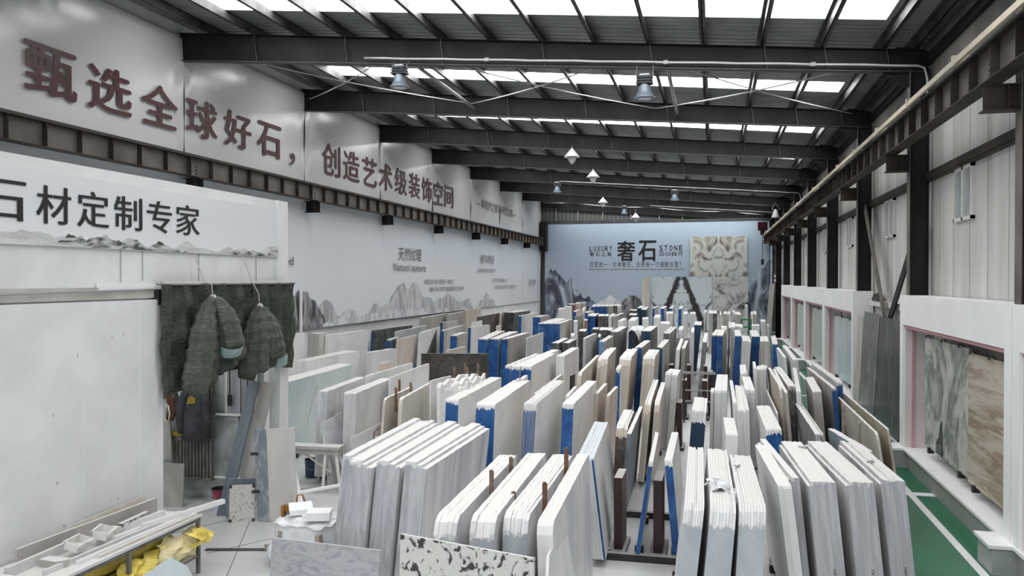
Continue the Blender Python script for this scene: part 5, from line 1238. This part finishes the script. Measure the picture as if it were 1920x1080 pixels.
tag(obj('rubber_glove', MB().tube([(0, 0, .30), (-.05, 0, .2), (-.04, 0, .05), (.03, 0, .0), (.05, 0, .14), (.02, 0, .28)], .014, 7), 'pvc', None, (-8.62, 11.76, 1.28), smooth=True), 'pale looped strap hanging left of the yellow rag', 'strap')
tag(obj('sponge_block', MB().box(0, .42, -.04, .04, 0, .07), 'cloth_yellow', None, (-8.62, 11.90, 1.045)), 'yellowish bar lying on top of the low radiator', 'bar')
# pails
def pail(loc, r, h, m1, m2, lb, zsplit):
    t = thing('paint_pail', lb, 'pail', loc, rnd.uniform(0, 3), 'paint pails')
    obj('body', MB().lathe([(r * .93, 0), (r * .95, h * zsplit)], 22), m2, t, smooth=False)
    obj('band', MB().lathe([(r * .955, h * zsplit), (r, h * .97)], 22, cap=False), m1, t)
    obj('rim', MB().lathe([(r * 1.0, h * .95), (r * 1.05, h * .96), (r * 1.05, h), (r * .96, h), (r * .93, h * .7), (.001, h * .7)], 22, cap=False), 'black', t)
    obj('handle', MB().tube([(-r * 1.03, 0, h * .85), (-r * .8, -r * .7, h * .55), (0, -r * 1.08, h * .45), (r * .8, -r * .7, h * .55), (r * 1.03, 0, h * .85)], .006, 6), 'galv', t)
pail((-7.50, 11.52, 0), .125, .34, 'pail_red', 'pail_white', 'red and white paint pail on the store room floor', .55)
pail((-7.12, 13.83, 0), .125, .33, 'pail_blue', 'pail_blue', 'dark blue paint pail under the sawhorse bench', .2)
# stone offcuts leaning by the door
def lean_box(name, L_, H_, T_, m, loc, rz, ax, ay, lb, cat='stone offcut', grp='offcuts by the store room door'):
    o = obj(name, MB().box(0, L_, 0, T_, 0, H_), m, None, loc, (ax, ay, rz)); return tag(o, lb, cat, grp)
lean_box('stone_offcut', .34, .68, .03, 'taupe', (-8.48, 11.45, 0), .1, -.06, 0, 'grey rectangular offcut standing just inside the door edge')
lean_box('stone_offcut', .30, .75, .03, 'taupe', (-8.85, 11.75, .66), .1, -.06, -.08, 'tall grey offcut behind and above the rectangular one')
lean_box('stone_plank', .17, 2.10, .05, 'slate', (-7.36, 11.20, 0), .12, -.20, .165, 'long dark grey stone plank leaning to the right by the door')
lean_box('stone_plank', .20, 2.05, .05, 'taupe', (-7.22, 11.42, 0), .12, -.18, .15, 'long taupe stone plank leaning behind the dark grey one')
lean_box('stone_plank', .16, 1.35, .03, 'greypale', (-6.93, 12.0, .85), .10, -.05, .0, 'pale plank end standing by the white door post')
lean_box('dark_board', .40, .58, .03, 'slate', (-7.08, 11.02, .03), .42, -.14, .03, 'dark slate board behind the small speckled tile')
t = thing('sample_tile', 'small speckled cream tile leaning on the dark board with taped corners', 'tile', (-6.97, 10.93, 0), .42)
t.rotation_euler = (-.12, .0, .42)
obj('tile', MB().box(0, .36, 0, .02, 0, .54), 'speckle_small', t)
for x, z in ((0, 0), (.33, 0), (0, .50), (.33, .50)): obj('tape', MB().box(x - .005, x + .035, -.006, 0, z - .005, z + .045), 'tape', t)
t = thing('stone_profile', 'tall folded stone profile, blue-grey one side and beige the other', 'stone profile', (-6.60, 11.10, 0), .25)
t.rotation_euler = (-.04, -.05, .25)
obj('grey_side', MB().prism([(0, 0), (.20, -.06), (.20, -.035), (0, .025)], 0, 1.36, 'z'), 'bluegrey_rough', t)
obj('beige_side', MB().prism([(.20, -.06), (.50, .02), (.50, .045), (.20, -.035)], 0, 1.36, 'z'), 'channel', t)
obj('side_return', MB().prism([(.50, .02), (.53, .30), (.505, .30), (.48, .045)], 0, 1.33, 'z'), 'greypale', t)
for z in (.42, .98): obj('tape', MB().box(-.06, .05, -.03, -.005, z, z + .04), 'tape', t)
# sawhorse bench, tool, wood bits beyond the post
t = thing('sawhorse', 'dusty wooden sawhorse bench right of the door post', 'sawhorse', (-7.10, 13.10, 0), .05)
obj('plank', MB().box(-.35, .90, -.14, .14, .69, .74), 'channel', t); obj('rail', MB().box(-.30, .86, -.07, .07, .59, .69), 'channel', t)
for x, dx in ((.62, .02), (.80, .16)):
    for s_ in (-1, 1): obj('leg', MB().bar((x, s_ * .04, .62), (x + dx, s_ * .22, 0), .045, .045), 'pvc', t)
obj('strut', MB().bar((.15, 0, .62), (.70, 0, .28), .03, .03), 'pvc', t)
t = thing('power_tool', 'small dusty power tool with red cable on a stand left of the grey bundles', 'tool', (-5.55, 13.0, 0))
obj('stand', MB().bar((-.10, 0, 0), (-.06, 0, .66), .07, .07).box(-.16, .30, -.12, .12, .62, .68), 'wood_old', t)
obj('body', MB().tube([(-.02, 0, .80), (.16, 0, .78)], [.05, .06], 10).box(.05, .15, -.05, .05, .68, .80), 'iron', t)
obj('cable', MB().tube([(-.02, 0, .80), (-.02, .05, 1.02), (.10, .05, 1.12), (.20, 0, .95), (.24, -.05, .75), (.0, -.08, .70)], .010, 6), 'pail_red', t, smooth=True)
o = obj('grey_plank', MB().bar((-6.72, 12.30, .62), (-6.02, 11.35, .03), .13, .04), 'darkgrey'); tag(o, 'narrow dark grey plank lying slanted behind the folded profile', 'plank')
t = thing('angle_grinder', 'rusty orange grinder on the floor by the folded profile', 'tool', (-6.05, 11.25, 0))
obj('guard', MB().box(-.16, .20, -.10, .10, .16, .24).box(-.18, -.14, -.12, .12, .08, .24), 'orange', t); obj('motor', MB().tube([(-.08, 0, .10), (.16, 0, .10)], [.09, .07], 12), 'iron', t)
obj('hook', MB().tube([(.0, 0, .22), (.02, 0, .38), (.10, 0, .40), (.14, 0, .30)], .012, 6), 'orange', t, smooth=True)
for k, (x, y, L_, a, m, lb) in enumerate([(-5.75, 12.1, .9, .1, 'darkgrey', 'long dusty dark offcut lying beyond the grinder'), (-5.65, 12.35, .7, -.25, 'taupe', 'grey offcut lying on the dusty dark one'), (-5.55, 11.65, .5, .4, 'white', 'pale round-ended offcut before the dark offcuts')]):
    o = obj('floor_offcut', MB().prism([(0, 0), (L_, -.04), (L_ + .05, .08), (L_ * .5, .16), (.04, .13)], 0, .06, 'z'), m, None, (x, y, .0 if k != 1 else .062), (0, 0, a)); tag(o, lb, 'stone offcut', 'offcuts on the floor')
tag(obj('white_batten', MB().bar((-5.75, 10.75, .56), (-4.45, 11.25, .78), .05, .035), 'paint_white'), 'long white batten over the wrapped crate', 'batten')
tag(obj('rack_stub', MB().box(-.03, .03, -.03, .03, 0, .78), 'post_red', None, (-4.62, 11.15, 0)), 'short dark red post left of the grey bundles', 'post')
# plastic wrapped crate with foam boxes on top
t = thing('wrapped_crate', 'low crate wrapped in clear film left of the grey bundles', 'crate', (-5.38, 9.62, 0), -.12)
obj('crate', MB().box(-.12, .66, -.10, .60, .02, .10).box(.0, .06, -.08, .58, .10, .40).box(.55, .61, -.08, .58, .10, .40).box(-.1, .64, .0, .06, .1, .2), 'wood_old', t)
def film(u, v):
    th = u * 2 * math.pi; r = 1 + .10 * math.sin(th * 7 + v * 5) * (1 - v) + .05 * noise.noise(Vector((u * 14, v * 5, 1)))
    cx, cy = math.cos(th), math.sin(th); q = max(abs(cx), abs(cy)) ** .75
    return (.27 + .40 * r * cx / q * (1 - .08 * v), .26 + .36 * r * cy / q * (1 - .08 * v), .03 + .46 * v)
obj('film_side', MB().grid(70, 14, film), 'plastic_film', t, smooth=True, fix=False)
obj('film_top', MB().grid(16, 16, lambda u, v: (-.12 + .78 * u, -.10 + .72 * v, .49 + .04 * noise.noise(Vector((u * 5, v * 5, 0))))), 'plastic_film', t, smooth=True, fix=False)
kn = MB().lathe([(.02, -.12), (.09, -.10), (.125, -.02), (.11, .08), (.06, .12), (.01, .13)], 16, (0.05, -.16, .16), 5, .09)
obj('film_knot', kn, 'plastic_film', t, smooth=True)
for k, (x, y, z, a, sx, sy, sz, lb) in enumerate([(-5.30, 9.98, .54, .55, .30, .30, .07, 'white foam block tilted on the wrapped crate'), (-4.92, 9.75, .535, .3, .30, .26, .10, 'white foam block on the crate beside the grey bundle'), (-5.05, 9.70, .535, -.3, .10, .12, .05, 'small white foam piece between the two foam blocks')]):
    o = obj('foam_block', MB().box(-sx / 2, sx / 2, -sy / 2, sy / 2, 0, sz), 'foam', None, (x, y, z), (.10 if k == 0 else 0, 0, a)); tag(o, lb, 'foam block', 'foam blocks on the crate')
tag(obj('timber_block', MB().box(-.07, .06, -.05, .05, 0, .09), 'wood_old', None, (-5.72, 9.95, 0)), 'short timber block left of the wrapped crate', 'timber')

# work table at lower left, with strips, boxes and sheets
TY = (5.2, 9.0)
t = thing('work_table', 'long steel framed work table with dusty stone top along the sliding door', 'table', (0, 0, 0))
obj('top', MB().box(-6.93, -6.10, 6.62, TY[1], .69, .72), 'greypale', t)
obj('side_top', MB().box(-6.93, -6.16, TY[0], 6.58, .665, .695), 'greypale', t)
rail = MB()
for x in (-6.14, -6.90): rail.box(x - .02, x + .02, TY[0], TY[1] - .02, .645, .69).box(x - .015, x + .015, TY[0], TY[1] - .02, .20, .23)
obj('frame', rail, 'iron_dusty', t)
obj('shelf', MB().box(-6.92, -6.12, 5.3, 8.9, .23, .25), 'wood_old', t)
for x in (-6.14, -6.90):
    for y in (8.96, 7.72, 6.60, 5.3): obj('leg', MB().box(x - .02, x + .02, y - .02, y + .02, 0, .645), 'iron_dusty', t)
def strip(x0, y0, x1, y1, w_, h_, z, m, lb, cat='stone strip'):
    o = obj('stone_strip', MB().bar((x0, y0, z + h_ / 2), (x1, y1, z + h_ / 2), w_, h_), m); return tag(o, lb, cat, 'strips on the work table')
strip(-6.17, 7.30, -6.14, 8.92, .035, .03, .722, 'cream', 'thin cream strip along the front edge of the table')
strip(-6.25, 7.10, -6.20, 8.98, .06, .03, .722, 'white', 'white strip second from the front edge of the table')
strip(-6.33, 6.75, -6.28, 9.05, .03, .05, .722, 'greypale', 'white edged strip standing upright along the table')
strip(-6.46, 7.70, -6.36, 8.95, .08, .03, .722, 'white', 'broad white strip behind the upright strip')
strip(-6.60, 7.95, -6.50, 8.80, .05, .07, .722, 'white', 'white strip with notched grey end behind the boxes')
strip(-6.34, 8.20, -6.06, 9.38, .06, .055, .752, 'white', 'long white bar sticking out past the far table end')
strip(-6.56, 8.10, -6.60, 8.62, .06, .10, .722, 'speckdark', 'small blue-black speckled strip behind the white bars')
strip(-6.80, 6.9, -6.72, 8.95, .03, .17, .722, 'taupe', 'long taupe board standing along the back of the table')
strip(-6.62, 6.60, -6.66, 7.45, .04, .10, .722, 'greypale', 'short grey strip standing behind the left plastic box')
strip(-6.30, 5.6, -6.26, 6.55, .05, .03, .70, 'black', 'black edged strip at the near left corner')
strip(-6.42, 5.6, -6.38, 6.50, .05, .04, .70, 'white', 'white strip beside the black edged one at near left')
strip(-6.55, 5.6, -6.52, 6.55, .05, .05, .70, 'cream', 'cream strip third from the table edge at near left')
strip(-6.72, 5.6, -6.70, 6.75, .10, .07, .70, 'greypale', 'thick grey strip against the door at near left')
o = obj('stone_offcut', MB().prism([(0, 0), (1.28, 0), (1.36, .07), (1.30, .19), (.06, .17)], 0, .02, 'x'), 'cream', None, (-6.86, 7.62, .722), (0, -.14, 0)); tag(o, 'tan offcut leaning on the sliding door at the back of the table', 'stone offcut')
for k, (y, lb) in enumerate([(7.78, 'nearest'), (7.98, 'middle'), (8.10, 'farthest')]):
    o = obj('notched_piece', MB().prism([(0, 0), (.11, 0), (.11, .05), (.075, .05), (.075, .09), (.03, .09), (.03, .06), (0, .06)], 0, .10, 'x'), 'greypale', None, (-6.60, y, .722)); tag(o, 'small notched grey moulding sample, %s of the three by the white strip' % lb, 'stone sample', 'moulding samples')
tag(obj('grey_sample', MB().prism([(0, 0), (.22, -.02), (.30, .06), (.26, .12), (.02, .12)], 0, .07, 'z'), 'taupe', None, (-6.58, 6.95, .722)), 'chunky grey stone sample before the left plastic box', 'stone sample')
def pbox(x, y, z, rz, rx, lb):
    t = thing('plastic_box', lb, 'box', (x, y, z), rz, 'plastic boxes on the table'); t.rotation_euler = (rx, .25, rz)
    a, b, h, k = .080, .125, .085, .007
    mb = MB().box(-a, a, -b, b, 0, k).box(-a, -a + k, -b, b, k, h).box(a - k, a, -b, b, k, h).box(-a, a, -b, -b + k, k, h).box(-a, a, b - k, b, k, h)
    mb.box(-a - .012, -a, -b - .012, b + .012, h - .02, h).box(a, a + .012, -b - .012, b + .012, h - .02, h)
    obj('body', mb, 'pvc', t)
    obj('round_boss', MB().tube([(a, -.02, .06), (a + .012, -.02, .06)], .026, 16).tube([(a, .08, .06), (a + .014, .08, .06)], .014, 10), 'pvc', t)
    obj('latch', MB().box(a, a + .012, -.11, -.06, .05, .07), 'pvc', t)
pbox(-6.46, 7.34, .80, .15, 0, 'white open plastic junction box, nearer of two on the table')
pbox(-6.47, 7.72, .80, .35, 0, 'white open plastic junction box, farther of two on the table')
# yellow sheets on the lower shelf
def roll(y0, y1, x, z, r, m, lb, seed):
    rs = random.Random(seed); pts = [(x + rs.uniform(-.02, .02), y0 + (y1 - y0) * i / 10, z + rs.uniform(-.012, .012)) for i in range(11)]
    mb = MB().tube(pts, [r * rs.uniform(.85, 1.1) for _ in pts], 14, False)
    mb.tube([(a, b, c) for a, b, c in pts], [r * .62] * 11, 12, False)
    o = obj('sheet_roll', mb, m, None, smooth=True, fix=False); tag(o, lb, 'plastic roll', 'yellow rolls under the table')
roll(6.9, 8.75, -6.30, .345, .085, 'yellow_sheet', 'yellow plastic roll at the front of the shelf', 1)
roll(6.6, 8.6, -6.50, .345, .085, 'yellow_sheet', 'yellow plastic roll second from the front of the shelf', 2)
roll(6.9, 8.7, -6.38, .50, .08, 'yellow_sheet', 'yellow plastic roll on top of the two lower rolls', 3)
roll(6.4, 8.5, -6.70, .36, .09, 'yellow_sheet', 'yellow plastic roll at the back of the shelf', 4)
def crump(cx, cy, cz, sx, sy, sz, m, lb, seed):
    mb = MB().grid(36, 22, lambda u, v: tuple((c + s * k * (1 + .45 * noise.noise(Vector((math.cos(u * 6.283) * 1.6, math.sin(u * 6.283) * 1.6, v * 3 + seed))) + .28 * abs(noise.noise(Vector((math.cos(u * 6.283) * 5, math.sin(u * 6.283) * 5, v * 9 + seed))))) for c, s, k in ((cx, sx, math.cos(u * 2 * math.pi) * math.sin(v * math.pi)), (cy, sy, math.sin(u * 2 * math.pi) * math.sin(v * math.pi)), (cz, sz, math.cos(v * math.pi))))))
    o = obj('crumpled_sheet', mb, m, None, smooth=False, fix=False); tag(o, lb, 'plastic sheet', 'crumpled sheets')
def draped(y0, y1, z0, z1, x0, m, lb, seed):
    f = lambda u, v: (x0 + .10 * math.sin(v * 2.6) + .035 * math.sin(u * 13 + v * 6 + seed) + .05 * noise.noise(Vector((u * 4, v * 5, seed))), y0 + (y1 - y0) * (u + .10 * math.sin(v * 4 + seed)), z0 + (z1 - z0) * v + .05 * noise.noise(Vector((u * 5, v * 2, seed + 3))))
    o = obj('folded_sheet', MB().grid(26, 12, f), m, None, fix=False); sol = o.modifiers.new('thick', 'SOLIDIFY'); sol.thickness = .006
    tag(o, lb, 'plastic sheet', 'folded sheets under the table')
draped(8.15, 8.95, .56, .27, -6.20, 'cream_sheet', 'folded cream plastic sheet hanging out by the far table leg', 1)
draped(7.55, 8.35, .50, .27, -6.22, 'yellow_sheet', 'folded yellow sheet hanging out before the rolls, middle of the table', 2)
draped(8.72, 9.02, .57, .40, -6.10, 'yellow_sheet', 'small yellow sheet corner poking out at the far table leg', 5)
crump(-6.22, 7.0, .42, .12, .30, .11, 'pinkish', 'crumpled greyish film under the near part of the table', 9)
t = thing('leaning_board', 'pale blue board leaning against the rolls under the table', 'board', (-5.98, 7.2, .02))
t.rotation_euler = (0, -.20, 0)
obj('board', MB().prism([(0, 0), (1.45, 0), (1.35, .22), (1.1, .40), (0, .30)], 0, .015, 'x'), 'board_blue', t)
obj('faint_marks', MB().box(.0155, .017, .55, .68, .17, .20).box(.0155, .017, .72, .80, .21, .24).box(.0155, .017, .58, .74, .11, .13), 'lamp_grey', t)
tag(obj('stacked_panel', MB().box(0, .5, 0, .9, 0, .03), 'greypale', None, (-6.70, 5.62, .775), (0, .06, 0)), 'pale grey panel lying across the strips at near left', 'panel')
